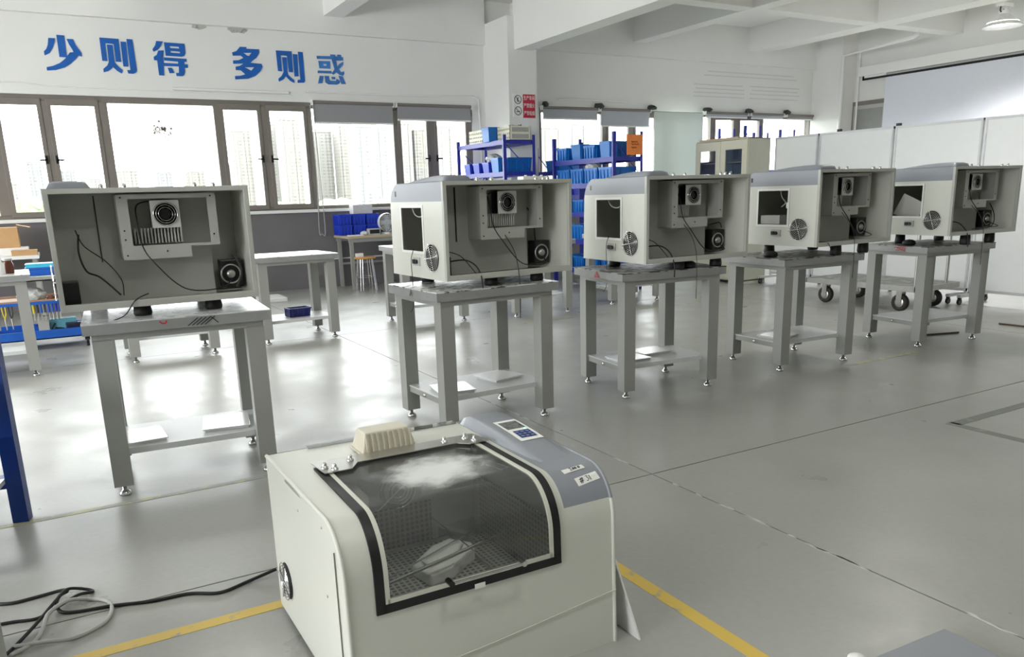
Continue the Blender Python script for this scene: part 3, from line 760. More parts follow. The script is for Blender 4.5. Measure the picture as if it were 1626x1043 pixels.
def open_machine(x, y, rz, zb, label, cables, side_tilt=None, short=False):
    """stripped incubator standing with its open rear towards the room; local front = -y, rear = +y"""
    D, H = .69, .517; hb, hf = .416, .402; zt = .80
    t = thing('open_incubator', label, 'incubator', (x, y, zb), math.radians(rz) + PI, 'stripped incubator housings on the benches')
    hwf = lambda yy: hf + (hb - hf) * (yy + D / 2) / D
    pr = profile(D, H); zs = .415
    pr = insert_z(pr, zs)
    top = [p for p in pr if p[1] >= zs - 1e-6]; front = [p for p in pr if p[1] <= zs + 1e-6]
    XB = .225
    mb = MB()
    ribbon(mb, top, lambda q: -hwf(q), XB, -.004, 0); ribbon(mb, front, lambda q: -hwf(q), lambda q: hwf(q), -.004, 0)
    outl = [(p[0], p[1]) for p in pr] + [(D / 2, 0)]
    mb.slab(outl, [], 0, .004, lambda u, v, w: (-hwf(u) + w, u, v))             # far side, plain
    low = [(p[0], p[1]) for p in front] + [(D / 2, 0), (D / 2, zs)]
    mb.slab(low, [rect(-.185, .085, .145, .385)], 0, .004, lambda u, v, w: (hwf(u) - w, u, v))   # near side with the cut-out
    mb.box(-.40, .40, -D / 2 + .01, D / 2, 0, .004)
    sh = mb.build('shell', M_CREAM, t)
    MB().slab(rect(-.197, .097, .133, .397), [rect(-.183, .083, .147, .383)], 0, .003, lambda u, v, w: (hwf(u) + w, u, v)).build('cutout_trim', M_WHITE, t)
    mb = MB(); ribbon(mb, top, XB, lambda q: hwf(q), -.004, 0)
    mb.slab([(p[0], p[1]) for p in top] + [(D / 2, zs)], [], 0, .004, lambda u, v, w: (hwf(u) - w, u, v))
    band = mb.build('grey_cover', M_SLATE, t)
    MB().slab(rect(-.262, -.247, .445, .475), [], 0, .002, lambda u, v, w: (hwf(u) + w, u, v)).build('emblem', M_BLACKP, t)
    hump(t, D, H, .315, .085, M_SLATE)
    # rear rim
    fr = lambda u, v, w: (u, D / 2 - w, v)
    MB().slab(rect(-hb, hb, 0, H), [rect(-hb + .022, hb - .022, .03, H - .022)], -.001, .022, fr).build('rear_rim', M_RIM, t, .003)
    # inner panel and compartments
    dp = .24
    MB().box(-.26, hb - .012, D / 2 - dp - .004, D / 2 - dp, .01, H - .01).build('inner_panel', M_PANEL, t)
    MB().box(-.264, -.26, D / 2 - dp - .12, D / 2 - dp, .01, H - .01).box(-hb + .006, -.26, D / 2 - dp - .12, D / 2 - dp - .116, .01, H - .01).build('side_partition', M_PANEL, t)
    MB().box(.215, .219, D / 2 - dp, D / 2 - dp + .01, .19, H - .03).build('panel_seam', M_DARKIN, t)
    # evaporator box: viewer's left is +x
    x0, x1, z0, z1 = -.284, .136, .20, .488; yf = D / 2 - .105
    outer = [(x1, z0), (x1, z1), (x0, z1), (x0, z0 + .05), (-.155, z0 + .05), (-.155, z0)]
    hole = rect(-.245, .09, .262, .468)
    b_ = MB().slab(outer, [hole], 0, .003, lambda u, v, w: (u, yf + w, v)).build('duct_frame', M_SHEET, t)
    boxes('duct_wall', M_SHEET, b_, (x1 - .003, x1, D / 2 - dp, yf, z0, z1), (x0, x0 + .003, D / 2 - dp, yf, z0 + .05, z1), (x0, x1, D / 2 - dp, yf, z1 - .003, z1), (-.155, x1, D / 2 - dp, yf, z0, z0 + .003), (x0, -.155, D / 2 - dp, yf, z0 + .05, z0 + .053))
    for (u, v) in ((.118, .475), (.118, .33), (.118, .29), (.118, .22), (-.262, .475), (-.262, .30), (-.05, .232)): MB().cyl((u, yf + .003, v), (u, yf + .006, v), .004, 8).build('screw', M_BLACKP, b_)
    # circulation fan
    cx, cz, hs = -.065, .398, .062; y1 = D / 2 - .135
    ring = [(cx + .054 * math.cos(2 * PI * k / 28), cz + .054 * math.sin(2 * PI * k / 28)) for k in range(28)]
    f = MB().slab(rect(cx - hs, cx + hs, cz - hs, cz + hs), [ring], 0, .006, lambda u, v, w: (u, y1 - w, v)).build('circulation_fan', M_FIN, t, .002)
    MB().box(cx - hs + .004, cx + hs - .004, y1 - .075, y1 - .045, cz - hs + .004, cz + hs - .004).cyl((cx, y1 - .045, cz), (cx, y1 - .005, cz), .0535, 24, False).build('fan_case', M_BLACKP, f)
    hubm = MB().cyl((cx, y1 - .04, cz), (cx, y1 - .012, cz), .024, 16)
    for k in range(7):
        a = 2 * PI * k / 7; d = Vector((math.cos(a), 0, math.sin(a))); e = Vector((-math.sin(a), 0, math.cos(a)))
        c0 = Vector((cx, y1 - .028, cz))
        q = [c0 + d * .022 - e * .006 + Vector((0, .008, 0)), c0 + d * .05 - e * .012 + Vector((0, .008, 0)), c0 + d * .05 + e * .014 - Vector((0, .008, 0)), c0 + d * .022 + e * .008 - Vector((0, .008, 0))]
        hubm.add(q, [(0, 1, 2, 3)])
    hubm.build('fan_rotor', M_FANBL, f)
    gm = MB()
    for r in (.030, .041, .0515): gm.torus((cx, y1 + .003, cz), r, .0014 if r < .05 else .003, 'Y', 28, 6)
    gm.build('wire_guard', M_CHROME, f)
    # finned cooler
    nf = 10 if short else 15
    fb = MB().box(-.14 if not short else -.05, .075, D / 2 - dp, D / 2 - dp + .03, .262, .268).build('finned_cooler', M_SHEET, t)
    for k in range(nf):
        if k == 0: fm = MB().box(0, .0065, 0, .06, 0, .055).box(0, .0065, .03, .065, .055, .068).mesh('fin', M_FIN)
        inst('fin', fm, fb, (.068 - k * .0142, D / 2 - dp + .01, .268))
    # compressor fan at the low right
    cf = MB().box(-.395, -.29, D / 2 - dp - .03, D / 2 - dp + .045, .035, .17).build('compressor_fan', M_BLACKP, t, .006)
    MB().lathe([(0, .012), (.018, .012), (.022, 0)], (-.335, D / 2 - dp + .045, .10), 16, 'Y').torus((-.335, D / 2 - dp + .047, .10), .045, .004, 'Y', 24, 6).build('fan_hub', M_STEEL, cf)
    # left side: junction box
    MB().box(.33, .395, D / 2 - .2, D / 2 - .1, .02, .12).build('junction_box', M_BLACKP, t, .004)
    # side fan and sockets on the cover side (+x)
    fan_guard(t, (hwf(.19) + .002, .19, .118), .074, 'X', 1)
    so = MB().slab(rect(-.055, .03, .065, .112), [], 0, .004, lambda u, v, w: (hwf(u) + w, u, v)).build('socket_plate', M_SHEET, t)
    MB().cyl((.41, -.005, .088), (.422, -.005, .088), .012, 12).build('socket', M_BLACKP, so)
    MB().box(.41, .423, -.045, -.02, .076, .1).build('socket', M_BLACKP, so)
    # hinge nuts on the top
    for u in (.19, .10, -.19, -.27, -.275):
        MB().lathe([(.009, 0), (.009, .01), (.006, .016), (0, .018)], (u, D / 2 - .03 - (.05 if u == -.275 else 0), H), 10).build('hinge_nut', M_CHROME, t)
    # rubber feet reach down to the bench
    for (fx_, fy_) in ((-.22, .26), (.09, .26), (-.25, -.2), (.25, -.2)):
        hh = zb - zt
        MB().lathe([(0, -hh), (.036, -hh), (.04, -hh * .8), (.036, -.004), (0, 0.004)], (fx_, fy_, 0), 14).build('rubber_foot', M_BLACK, t)
    # wiring
    W0 = D / 2 - .2
    cables_ = [([(-.02, y1 - .03, .46), (.05, y1 - .02, .44), (.06, y1 + .02, .36), (.055, y1 + .04, .27), (.02, D / 2 - .06, .19), (-.10, D / 2 - .05, .06), (-.26, D / 2 - .05, .05), (-.34, W0, .08)], .003, M_CABLE)]
    cables_ += cables
    for (pts, r, m) in cables_:
        MB().tube(bez(pts, 8), r, 6).build('cable', m, t)
    return t
D2 = .345
short_hang = lambda u, zb: [(u, D2 - .1, .22), (u - .01, D2 - .03, .14), (u - .015, D2 + .005, .04), (u - .02, D2 + .008, -.1), (u - .015, D2 + .012, -.24)]
m1c = [([(.30, D2 - .18, .32), (.31, D2 - .15, .24), (.29, D2 - .15, .16), (.24, D2 - .12, .13), (.17, D2 - .08, .05)], .004, M_CABLE), ([(.31, D2 - .18, .34), (.285, D2 - .15, .27), (.21, D2 - .12, .2), (.16, D2 - .08, .12), (.16, D2 - .05, .05)], .0025, M_CABLE), ([(.06, D2 - .05, .05), (.12, D2 + .005, .03), (.17, D2 + .01, -.03), (.22, D2 + .012, -.05)], .0025, M_CABLE), ([(-.34, D2 - .1, .2), (-.36, D2 - .06, .12), (-.33, D2 - .05, .05)], .005, M_CABLE)]
A1 = open_machine(.388, 4.215, .3, .849, 'open machine nearest the left, its empty rear facing the room', m1c)
dang = lambda: [([(.33, D2 - .15, .09), (.26, D2 - .07, .10), (.21, D2 - .03, .06), (.205, D2 + .01, -.01), (.21, D2 + .02, -.09)], .004, M_CABLE), ([(.34, D2 - .15, .15), (.27, D2 - .1, .12), (.22, D2 - .03, .03)], .0025, M_CABLE)]
hang_side = [([(.405, -.05, .16), (.425, -.05, .1), (.427, -.045, .0), (.43, -.04, -.15), (.44, -.06, -.2)], .002, M_CABLE)]
pipe = [([(-.31, D2 - .3, .36), (-.33, D2 - .27, .3), (-.33, D2 - .25, .17)], .004, M_CABLE)]
A2 = open_machine(2.154, 4.153, 3.4, .849, 'open machine second from the left, standing above the glass-lidded incubator', dang() + hang_side + pipe + [(short_hang(-.02, 0), .0025, M_CABLE)])
A3 = open_machine(3.484, 4.081, -1.0, .855, 'open machine in the middle of the row, third from the left', dang() + hang_side + [(short_hang(.04, 0), .002, M_CABLE), ([(-.29, D2 - .23, .2), (-.33, D2 - .18, .215), (-.37, D2 - .2, .18)], .0035, M_CABLE)], short=True)
A4 = open_machine(4.908, 4.049, 1.8, .877, 'open machine fourth from the left, wires showing in its side opening', [(short_hang(.03, 0), .002, M_CABLE), ([(.33, D2 - .05, .03), (.3, D2, .025), (.28, D2 + .02, -.03)], .0025, M_CABLE)], short=True)
A5 = open_machine(6.359, 3.963, -2.5, .882, 'open machine at the right end of the row, panel leaning in its side opening', dang()[:1] + [(short_hang(.03, 0), .002, M_CABLE), ([(-.2, D2 - .1, .23), (-.24, D2 - .08, .14), (-.17, D2 - .05, .05), (.1, D2 - .03, .04)], .004, M_CABLE)], short=True)
# things seen inside the side openings
MB().obox((.30, -.10, .20), .004, .10, .09, 0.2, -.45).build('vent_cover', M_WHITE, A5)
MB().box(.25, .39, -.17, .0, .15, .21).build('electronics_box', M_SHEET, A4)
MB().box(.30, .37, .035, .06, .26, .30).build('terminal_block', M_WHITE, A4)
for A in (A2, A3):
    MB().tube(bez([(.38, -.1, .40), (.385, -.05, .345), (.385, .03, .335), (.38, .08, .38)], 8), .004, 6).build('hose', M_CABLEW, A)
MB().tube(bez([(.37, -.02, .40), (.375, .0, .34), (.37, .03, .3), (.375, .0, .27)], 8), .004, 6).build('hose', M_CABLEW, A4)
# black rubber pads lying on the benches
pad_m = MB()
rr = random.Random(3)
prof_ = [(0, 0), (.042, 0), (.05, .012), (.046, .03), (.03, .042), (0, .046)]
pad_m.lathe(prof_, (0, 0, 0), 14); pad_m.v = [(a + rr.uniform(-.004, .004), b + rr.uniform(-.004, .004), c) for a, b, c in pad_m.v]
pad_me = pad_m.mesh('rubber_pad', M_BLACK)
def pad(t, u, v, label):
    o = bpy.data.objects.new('rubber_pad', pad_me); COL.objects.link(o); o.location = bench_pt(t, u, v, .8); tag(o, label, 'rubber pad', 'black rubber pads on the benches')
pad(T4, -.30, -.08, 'black rubber pad at the left end of the fourth bench top')
pad(T5, -.30, -.06, 'black rubber pad at the left end of the last bench top')
pad(T3, .14, -.24, 'black rubber pad under the front edge of the middle machine')
# ================================================================ the glass-lidded incubator in the foreground
M_PERF = perf_mat('perforated_wall', (132, 132, 126), (28, 28, 26), .017, .62, (1, 0, 1))
M_PERFY = perf_mat('perforated_side', (132, 132, 126), (28, 28, 26), .017, .62, (0, 1, 1))
M_PERFZ = perf_mat('perforated_tray', (176, 176, 170), (58, 58, 54), .017, .6, (1, 1, 0))
M_CHAMB = mat('chamber_steel', (140, 142, 136), 0.4, metal=0.1, var=0.12, scale=6)
M_LID = glass_mat('acrylic_lid', (0.95, 0.96, 0.95), 0.03, 0.03, painted_glare=((-.02, -.07, .50), (.16, .12, .2), .8))  # bright reflection on the lid is painted in as a pale patch
M_GASKET = mat('white_gasket', (206, 206, 194), 0.5, var=0.02)
D, H = .72, .525; hb, hf = .4125, .395
INC = thing('shaker_incubator', 'cream benchtop incubator with curved clear lid and grey control strip, on the floor in front', 'incubator', (.877, 2.033, 0), math.radians(-.63))
hwf = lambda yy: hf + (hb - hf) * (yy + D / 2) / D
pr = insert_z(insert_z(insert_z(profile(D, H), .445), .296), .32)
zs = .445; XB = .235
pr = [p for p in pr]
# exact start of the lid opening on the top
YW = .14
pr2 = []
for a, b in zip(pr[:-1], pr[1:]):
    pr2.append(a)
    if a[0] > YW > b[0] and a[1] == H and b[1] == H: pr2.append((YW, H))
pr2.append(pr[-1]); pr = pr2
XA, XC = -.322, .212
back = [p for p in pr if p[0] >= YW - 1e-6]
lid = [p for p in pr if p[0] <= YW + 1e-6 and p[1] >= .296 - 1e-6]
low = [p for p in pr if p[1] <= .296 + 1e-6]
lid_u = [p for p in lid if p[1] >= zs - 1e-6]; lid_l = [p for p in lid if p[1] <= zs + 1e-6]
xl = lambda q: -hwf(q)
xr = lambda q: hwf(q)
mb = MB()
ribbon(mb, back, xl, XB, -.004, 0)
ribbon(mb, lid, xl, XA, -.02, 0); ribbon(mb, lid_u, XC, XB, -.02, 0); ribbon(mb, lid_l, XC, xr, -.02, 0)
ribbon(mb, low, xl, xr, -.004, 0)
side = [(p[0], p[1]) for p in pr] + [(D / 2, 0.0)]
mb.slab([(p[0], max(p[1], .02)) for p in side], [], 0, .004, lambda u, v, w: (-hwf(u) + w, u, v))
lowside = [(p[0], max(p[1], .02)) for p in pr if p[1] <= zs + 1e-6] + [(D / 2, .02), (D / 2, zs)]
mb.slab(lowside, [], 0, .004, lambda u, v, w: (hwf(u) - w, u, v))
mb.box(-hb, hb, D / 2 - .004, D / 2, .02, H)
mb.build('shell', M_CREAM, INC)
mb = MB(); ribbon(mb, back, XB, xr, -.004, 0); ribbon(mb, lid_u, XB, xr, -.004, 0)
up = [(p[0], p[1]) for p in pr if p[1] >= zs - 1e-6] + [(D / 2, zs)]
mb.slab(up, [], 0, .004, lambda u, v, w: (hwf(u) - w, u, v))
mb.build('grey_cover', M_SLATE, INC)
MB().box(-hb + .02, hb - .02, -D / 2 + .02, D / 2 - .01, 0, .03).build('plinth', M_BLACK, INC)
# rounded raised edge along the left side and seams
MB().tube([(xl(p[0]) + .003, p[0], p[1] - .003) for p in pr], .006, 8).build('corner_moulding', M_CREAM, INC)
MB().tube([(xr(p[0]) - .003, p[0], p[1] - .003) for p in pr if p[1] <= zs], .006, 8).build('corner_moulding', M_CREAM, INC)
MB().tube([(xr(p[0]) - .003, p[0], p[1] - .003) for p in pr if p[1] >= zs], .006, 8).build('corner_moulding', M_SLATE, INC)
M_SEAM = mat('seam_grey', (120, 120, 110), .8)  # plain grey for the thin panel seam line
MB().box(-.4005, -.3975, -.298, -.2955, .06, .46).build('side_seam', M_SEAM, INC)
pts = []
for k in range(17):
    xx = .395 - k * .045; pts.append((xx, -D / 2 - .0005, .165 - .055 * math.sin(PI * .5 * min(1, k / 16)) ** 1.2))
MB().tube(pts, .0016, 6).build('front_seam', M_GASKET, INC)
for (yy, zz) in ((-.20, .49), (-.2, .3), (.02, .46)): MB().lathe([(0, -.003), (.004, -.002), (.004, .002)], (-hwf(yy), yy, zz), 8, 'X').build('side_screw', M_STEEL, INC)
# lid: black seal, pale gasket, clear sheet
sl = MB()
ribbon(sl, lid, XA, XA + .024, .0, .006); ribbon(sl, lid, XC - .024, XC, .0, .006)
lo = [p for p in lid if p[1] <= .3201]
ribbon(sl, lo, XA + .02, XC - .02, .0, .006)
sl.build('lid_seal', M_BLACK, INC)
gk = MB()
ribbon(gk, [p for p in lid if p[1] >= .319], XA + .024, XA + .036, .0, .0065); ribbon(gk, [p for p in lid if p[1] >= .319], XC - .036, XC - .024, .0, .0065)
g1 = insert_z(lid, .332); ribbon(gk, [p for p in g1 if .319 <= p[1] <= .3325], XA + .03, XC - .03, .0, .0065)
gk.build('lid_gasket', M_GASKET, INC)
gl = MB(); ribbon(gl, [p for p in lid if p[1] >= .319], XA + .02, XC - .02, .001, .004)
LID = gl.build('clear_lid', M_LID, INC); LID['label'] = 'curved clear acrylic lid with a white reflection painted in'
# hinge plate with its nuts
hp = [(XA, .165), (XC - .01, .165), (XC + .012, .07), (XC - .06, .07), (XC - .09, .10), (XA + .12, .10), (XA + .09, .055), (XA + .01, .055)]
hpl = MB().slab(hp, [], H + .011, H + .0135).build('hinge_plate', M_STEEL, INC)
for (u, v) in ((-.300, .10), (-.278, .075), (-.215, .128), (.09, .128), (.16, .125), (.178, .092)):
    MB().lathe([(.011, 0), (.011, .003), (.007, .003), (.007, .012), (.004, .017), (0, .018)], (u, v, H + .0135), 10).build('hinge_nut', M_CHROME, hpl)
# lid handle bar
hm = MB().tube([(-.135, -D / 2 - .03, .345), (.075, -D / 2 - .03, .345)], .004, 8).build('lid_handle', M_CHROME, INC)
for u in (-.135, .075): MB().cyl((u, -D / 2 - .006, .345), (u, -D / 2 - .034, .345), .008, 10).build('handle_post', M_BLACKP if u < 0 else M_CHROME, hm)
MB().box(-.06, -.03, -D / 2 - .0075, -D / 2 - .006, .298, .312).build('lid_label', M_PAPER, INC)
lb = MB().tube([(.10, .05, H - .01), (.15, -.14, H - .01)], .002, 6).tube([(.135, .045, H - .01), (.175, -.13, H - .01)], .002, 6).tube([(.15, -.14, H - .01), (.175, -.13, H - .01)], .003, 6)
lb.build('lid_bracket', M_CHROME, INC)
# chamber
inn = [p for p in offset(pr, -.022) if p[0] < .215]
poly = [(.217, .09), (.217, H - .022)] + [(a, b) for a, b in inn if b > .092] + [(-.338, .09)]
MB().slab(poly, [], -.345, -.341, lambda u, v, w: (w, u, v)).build('chamber_wall', M_CHAMB, INC)
MB().slab(poly, [], .226, .230, lambda u, v, w: (w, u, v)).build('chamber_wall', M_CHAMB, INC)
MB().box(-.341, .226, .215, .219, .09, H - .022).build('chamber_back', M_CHAMB, INC)
MB().box(-.341, .226, -.337, .215, .086, .09).build('chamber_floor', M_CHAMB, INC)
MB().box(-.16, .06, .195, .199, .14, .33).build('perforated_back', M_PERF, INC)
MB().box(.216, .22, -.31, .15, .17, .40).build('perforated_side_wall', M_PERFY, INC)
MB().box(-.335, -.331, -.31, .15, .17, .33).build('perforated_side_wall', M_PERFY, INC)
MB().box(-.30, .065, -.30, .05, .246, .25).build('perforated_tray', M_PERFZ, INC)
MB().box(-.30, .065, .05, .053, .2, .262).build('tray_rim', M_STEEL, INC)
MB().box(.065, .068, -.30, .05, .2, .262).build('tray_rim', M_STEEL, INC)
MB().box(.085, .205, -.29, .12, .20, .204).build('shaker_plate', M_PERFZ, INC)
MB().obox((.10, .10, .22), .012, .06, .03, .5).build('drive_arm', M_CHAMB, INC)
fg_ = MB()
for r in (.022, .034, .046, .058): fg_.torus((-.05, .19, .385), r, .002, 'Y', 28, 5)
fg_.tube([(-.12, .188, .335), (.01, .188, .435)], .003, 6)
fg_.build('chamber_fan_guard', M_CHROME, INC)
MB().cyl((-.05, .212, .385), (-.05, .2, .385), .06, 24).build('chamber_fan', M_BLACKP, INC)
MB().box(-.34, -.19, .06, .2, .38, .44).build('air_duct', M_SHEET, INC)
MB().tube([(-.272, -.261, .32), (.125, -.165, .33)], .005, 8).build('clamp_rod', M_CHROME, INC)
MB().tube([(-.30, -.24, .31), (.2, -.02, .32)], .0025, 6).build('clamp_rod', M_CHROME, INC)
MB().tube([(.005, .077, .33), (.03, -.29, .31)], .0022, 6).build('clamp_rod', M_CHROME, INC)
# control console
hump(INC, D, H, .318, .082, M_SLATE)
def con_z(y):
    for (a, b) in zip(HUMP[:-1], HUMP[1:]):
        if a[0] <= y <= b[0]: return H - .002 + a[1] + (b[1] - a[1]) * (y - a[0]) / (b[0] - a[0])
    return H
def console_quad(name, x0, x1, y0, y1, m, lift, parent):
    n_ = 6; vs = []
    for k in range(n_ + 1):
        y = y0 + (y1 - y0) * k / n_
        vs += [(x0, y, con_z(y) + lift), (x1, y, con_z(y) + lift)]
    return MB().add(vs, [(2 * k, 2 * k + 1, 2 * k + 3, 2 * k + 2) for k in range(n_)]).build(name, m, parent)
M_LCD = mat('lcd_grey', (120, 124, 122), 0.2, rgb2=(72, 74, 74), thr=.55, scale=60, stretch=(1, 4, 1)); M_KEY = mat('keypad_blue', (30, 44, 104), 0.4, var=.1)
M_KEY2 = mat('key_light_blue', (120, 140, 190), 0.4)
lab = console_quad('control_label', .287, .369, -.015, .175, M_PAPER, .0015, INC)
console_quad('display', .295, .361, .085, .155, M_LCD, .0025, lab)
console_quad('keypad', .301, .358, .005, .066, M_KEY, .0025, lab)
for i in range(3):
    for j in range(3):
        console_quad('key', .305 + i * .018, .316 + i * .018, .011 + j * .018, .021 + j * .018, M_KEY2, .0035, lab)
MB().lathe([(0, 0), (.004, 0), (.003, .003), (0, .003)], (.352, .076, con_z(.076) + .002), 8).build('indicator_light', mat('green_lamp', (150, 240, 190), .3, emit=1.0), lab)
# handwritten tape strips, laid along the curved cover
def tape(yc, xc, w, h, rot, label_strokes):
    ip = [p for p in pr if p[1] >= zs - 1e-6 and p[0] < 0.1]
    # arc length along the profile
    L = [0.0]
    for a, b in zip(ip[:-1], ip[1:]): L.append(L[-1] + math.hypot(b[0] - a[0], b[1] - a[1]))
    op = {}
    def at(s, o):
        q = offset(ip, o)
        for i in range(len(L) - 1):
            if L[i] <= s <= L[i + 1]:
                t = (s - L[i]) / (L[i + 1] - L[i]); return (q[i][0] + (q[i + 1][0] - q[i][0]) * t, q[i][1] + (q[i + 1][1] - q[i][1]) * t)
        return q[-1]
    cr, sr = math.cos(rot), math.sin(rot)
    def mp(u, v, o):
        x = xc + u * cr - v * sr; s = yc - (u * sr + v * cr); y, z = at(s, o); return (x, y, z)
    N = 8; vs = []
    for i in range(N + 1):
        for j in range(4): vs.append(mp(-w / 2 + w * i / N, -h / 2 + h * j / 3, .0015))
    tp = MB().add(vs, [(i * 4 + j, (i + 1) * 4 + j, (i + 1) * 4 + j + 1, i * 4 + j + 1) for i in range(N) for j in range(3)]).build('paper_tape', M_PAPER, INC)
    mb = MB()
    for st in label_strokes:
        mb.tube([mp(u * h - w * .36, v * h - h * .3, .0026) for u, v in st], .0011, 5)
    mb.build('handwriting', M_DKINK, tp)
o_ = lambda cx, cy, r, ry: [(cx + r * math.cos(2 * PI * k / 10), cy + ry * math.sin(2 * PI * k / 10)) for k in range(11)]
tape(.262, .315, .075, .017, .1, [[(.9, .6), (1.1, .7), (1.2, .5), (.9, .1), (1.3, .1)], o_(1.65, .35, .16, .22), o_(2.1, .35, .16, .22), o_(2.8, .35, .18, .22)])
tape(.305, .338, .078, .026, .12, [[(.1, .0), (.3, .65)], [(.3, 0), (.5, .65)], [(0, .2), (.55, .25)], [(.05, .45), (.6, .5)], [(.95, .6), (1.2, .65), (1.1, .4), (1.25, .2), (1.0, .02), (.9, .1)], [(1.45, .6), (1.45, 0)]])
# side fan on the left
fan_guard(INC, (-hwf(.235) - .002, .235, .155), .058, 'X', -1)

# ---- loose things on and in it
def inc_w(u, v, z):
    a = INC.rotation_euler.z; return (INC.location.x + u * math.cos(a) - v * math.sin(a), INC.location.y + u * math.sin(a) + v * math.cos(a), z)
M_TRAY = mat('beige_plastic', (202, 196, 178), 0.5, var=.05, scale=14)
tr = MB().frust(-.088, .088, -.055, .055, -.062, 0.0, .016); tr.v = [(a, b, -c) for a, b, c in tr.v]
tray = tr.build('packing_tray', M_TRAY, None, .004)
for k in range(9):
    u = -.07 + k * .0175
    MB().obox((u, -.049, .032), .003, .004, .028, 0, -.26).build('rib', M_TRAY, tray)
MB().box(-.094, .094, -.061, .061, 0, .004).build('tray_rim', M_TRAY, tray)
tray.location = inc_w(-.075, .225, H + .0145); tray.rotation_euler = (0, 0, .0)
tray.location.z = H + .0058
tag(tray, 'beige ribbed plastic tray lying upside down on the incubator', 'tray')
M_ACR = glass_mat('acrylic_sheet', (.98, .99, .985), .03)
ac = MB().box(-.29, .22, .335, .375, 0, .003).build('acrylic_sheet', M_ACR); ac.location = inc_w(0, 0, H + .0015); ac.rotation_euler = (0, 0, -.03)
tag(ac, 'clear acrylic sheet lying over the rear edge of the incubator top', 'sheet')
M_FOAM = mat('white_foam', (232, 232, 228), .8, var=.03, scale=40, bump=.3, bscale=120)
fo = MB(); bm = bmesh.new()
rf = random.Random(5)
fo.slab([(-.115, -.055), (-.04, -.075), (.10, -.05), (.125, -.02), (.115, .045), (.03, .07), (-.09, .04)], [], 0, .05)
fo.slab([(-.09, -.03), (.02, -.045), (.09, -.02), (.085, .03), (.0, .045), (-.07, .02)], [], .05, .07)
fob = fo.build('foam_block', M_FOAM, None, .01, 3); fob.location = inc_w(-.045, -.12, .25); fob.rotation_euler = (0, 0, .45); fob.scale = (.95, .95, .8)
tag(fob, 'white foam block lying on the perforated tray under the clear lid', 'foam block')
# white board leaning at the right of the incubator
lbd = MB().slab([(0, 0), (.21, 0), (.21, .27), (.1, .29)], [], 0, .006, lambda u, v, w: (w, u, v)).build('leaning_board', M_WHITE)
lbd.location = (1.325, 1.63, 0); lbd.rotation_euler = (0, -.13, 0)
tag(lbd, 'white cut board leaning against the right side of the incubator', 'board')

# ---------------------------------------------------------------- floor markings and cables
def floor_strip(x0, x1, y0, y1, m, label, grp='painted floor lines'):
    tag(MB().box(x0, x1, y0, y1, 0, .0012).build('floor_line', m), label, 'floor marking', grp)
floor_strip(-2.5, 1.58, 2.405, 2.455, M_YEL, 'yellow painted line on the floor at the lower left, passing behind the incubator')
floor_strip(1.53, 1.58, -1.5, 2.405, M_YEL, 'yellow painted line on the floor right of the incubator')
floor_strip(-.4, 1.2, 3.70, 3.74, M_YELF, 'faded yellow line on the floor beside the nearest bench')
floor_strip(4.9, 5.75, 3.655, 3.70, M_YELF, 'short yellow line on the floor before the last bench')
floor_strip(4.0, 7.4, 6.86, 6.9, M_YELF, 'faded yellow line on the floor behind the middle benches')
floor_strip(4.12, 7.5, 2.36, 2.42, M_DKL, 'dark painted line on the floor at the right, long side')
floor_strip(4.08, 4.14, .2, 2.42, M_DKL, 'dark painted line on the floor at the right, short side')
def fcable(pix, r, m, label, z=None):
    pts = []
    for i, p in enumerate(pix):
        q = onz(p[0], p[1]); pts.append((q.x, q.y, r + (p[2] if len(p) > 2 else 0)))
    tag(MB().tube(bez(pts, 10), r, 8).build('power_cable', m), label, 'cable', 'cables on the floor')
fcable([(440, 914, .02), (395, 925), (350, 943), (300, 945), (240, 957), (180, 964), (110, 975), (92, 970, .006), (95, 955, .012), (108, 946, .012), (100, 942, .006), (60, 950), (20, 960), (-15, 962)], .006, M_CABLE, 'black power cable running from the incubator fan to the left edge')
fcable([(-12, 996), (20, 990), (60, 984), (95, 970, .012), (125, 952, .012), (147, 942), (140, 938), (110, 945, .018), (92, 962, .018), (60, 995, .008), (25, 1028), (-10, 1060)], .0055, M_CABLE, 'black cable coiled in loops at the left edge')
fcable([(18, 1043), (55, 1025, .005), (70, 1005, .012), (80, 985, .02), (110, 965, .02), (145, 954), (172, 958), (178, 972), (165, 992), (120, 1015), (70, 1027, .01), (20, 1030)], .0065, M_CABLEW, 'pale grey cable forming a large loop at the lower left')
# blue-grey cover sheet and white cap at the lower right corner
q0 = onz(1500, 997, .03)
sh_ = MB().box(-.42, 0, -.46, 0, 0, .03).build('cover_panel', M_SLATE, None, .004); sh_.location = (q0.x, q0.y, 0); sh_.rotation_euler = (0, 0, -.05)
tag(sh_, 'blue-grey cover panel lying on the floor at the lower right corner', 'panel')

q1 = onz(1362, 1046, .02)
tag(MB().lathe([(0, 0), (.028, 0), (.03, .008), (.026, .024), (.012, .032), (0, .033)], (q1.x, q1.y, 0), 16).build('plastic_dome', M_WHITE), 'small white plastic dome on the floor at the lower right', 'plastic dome')
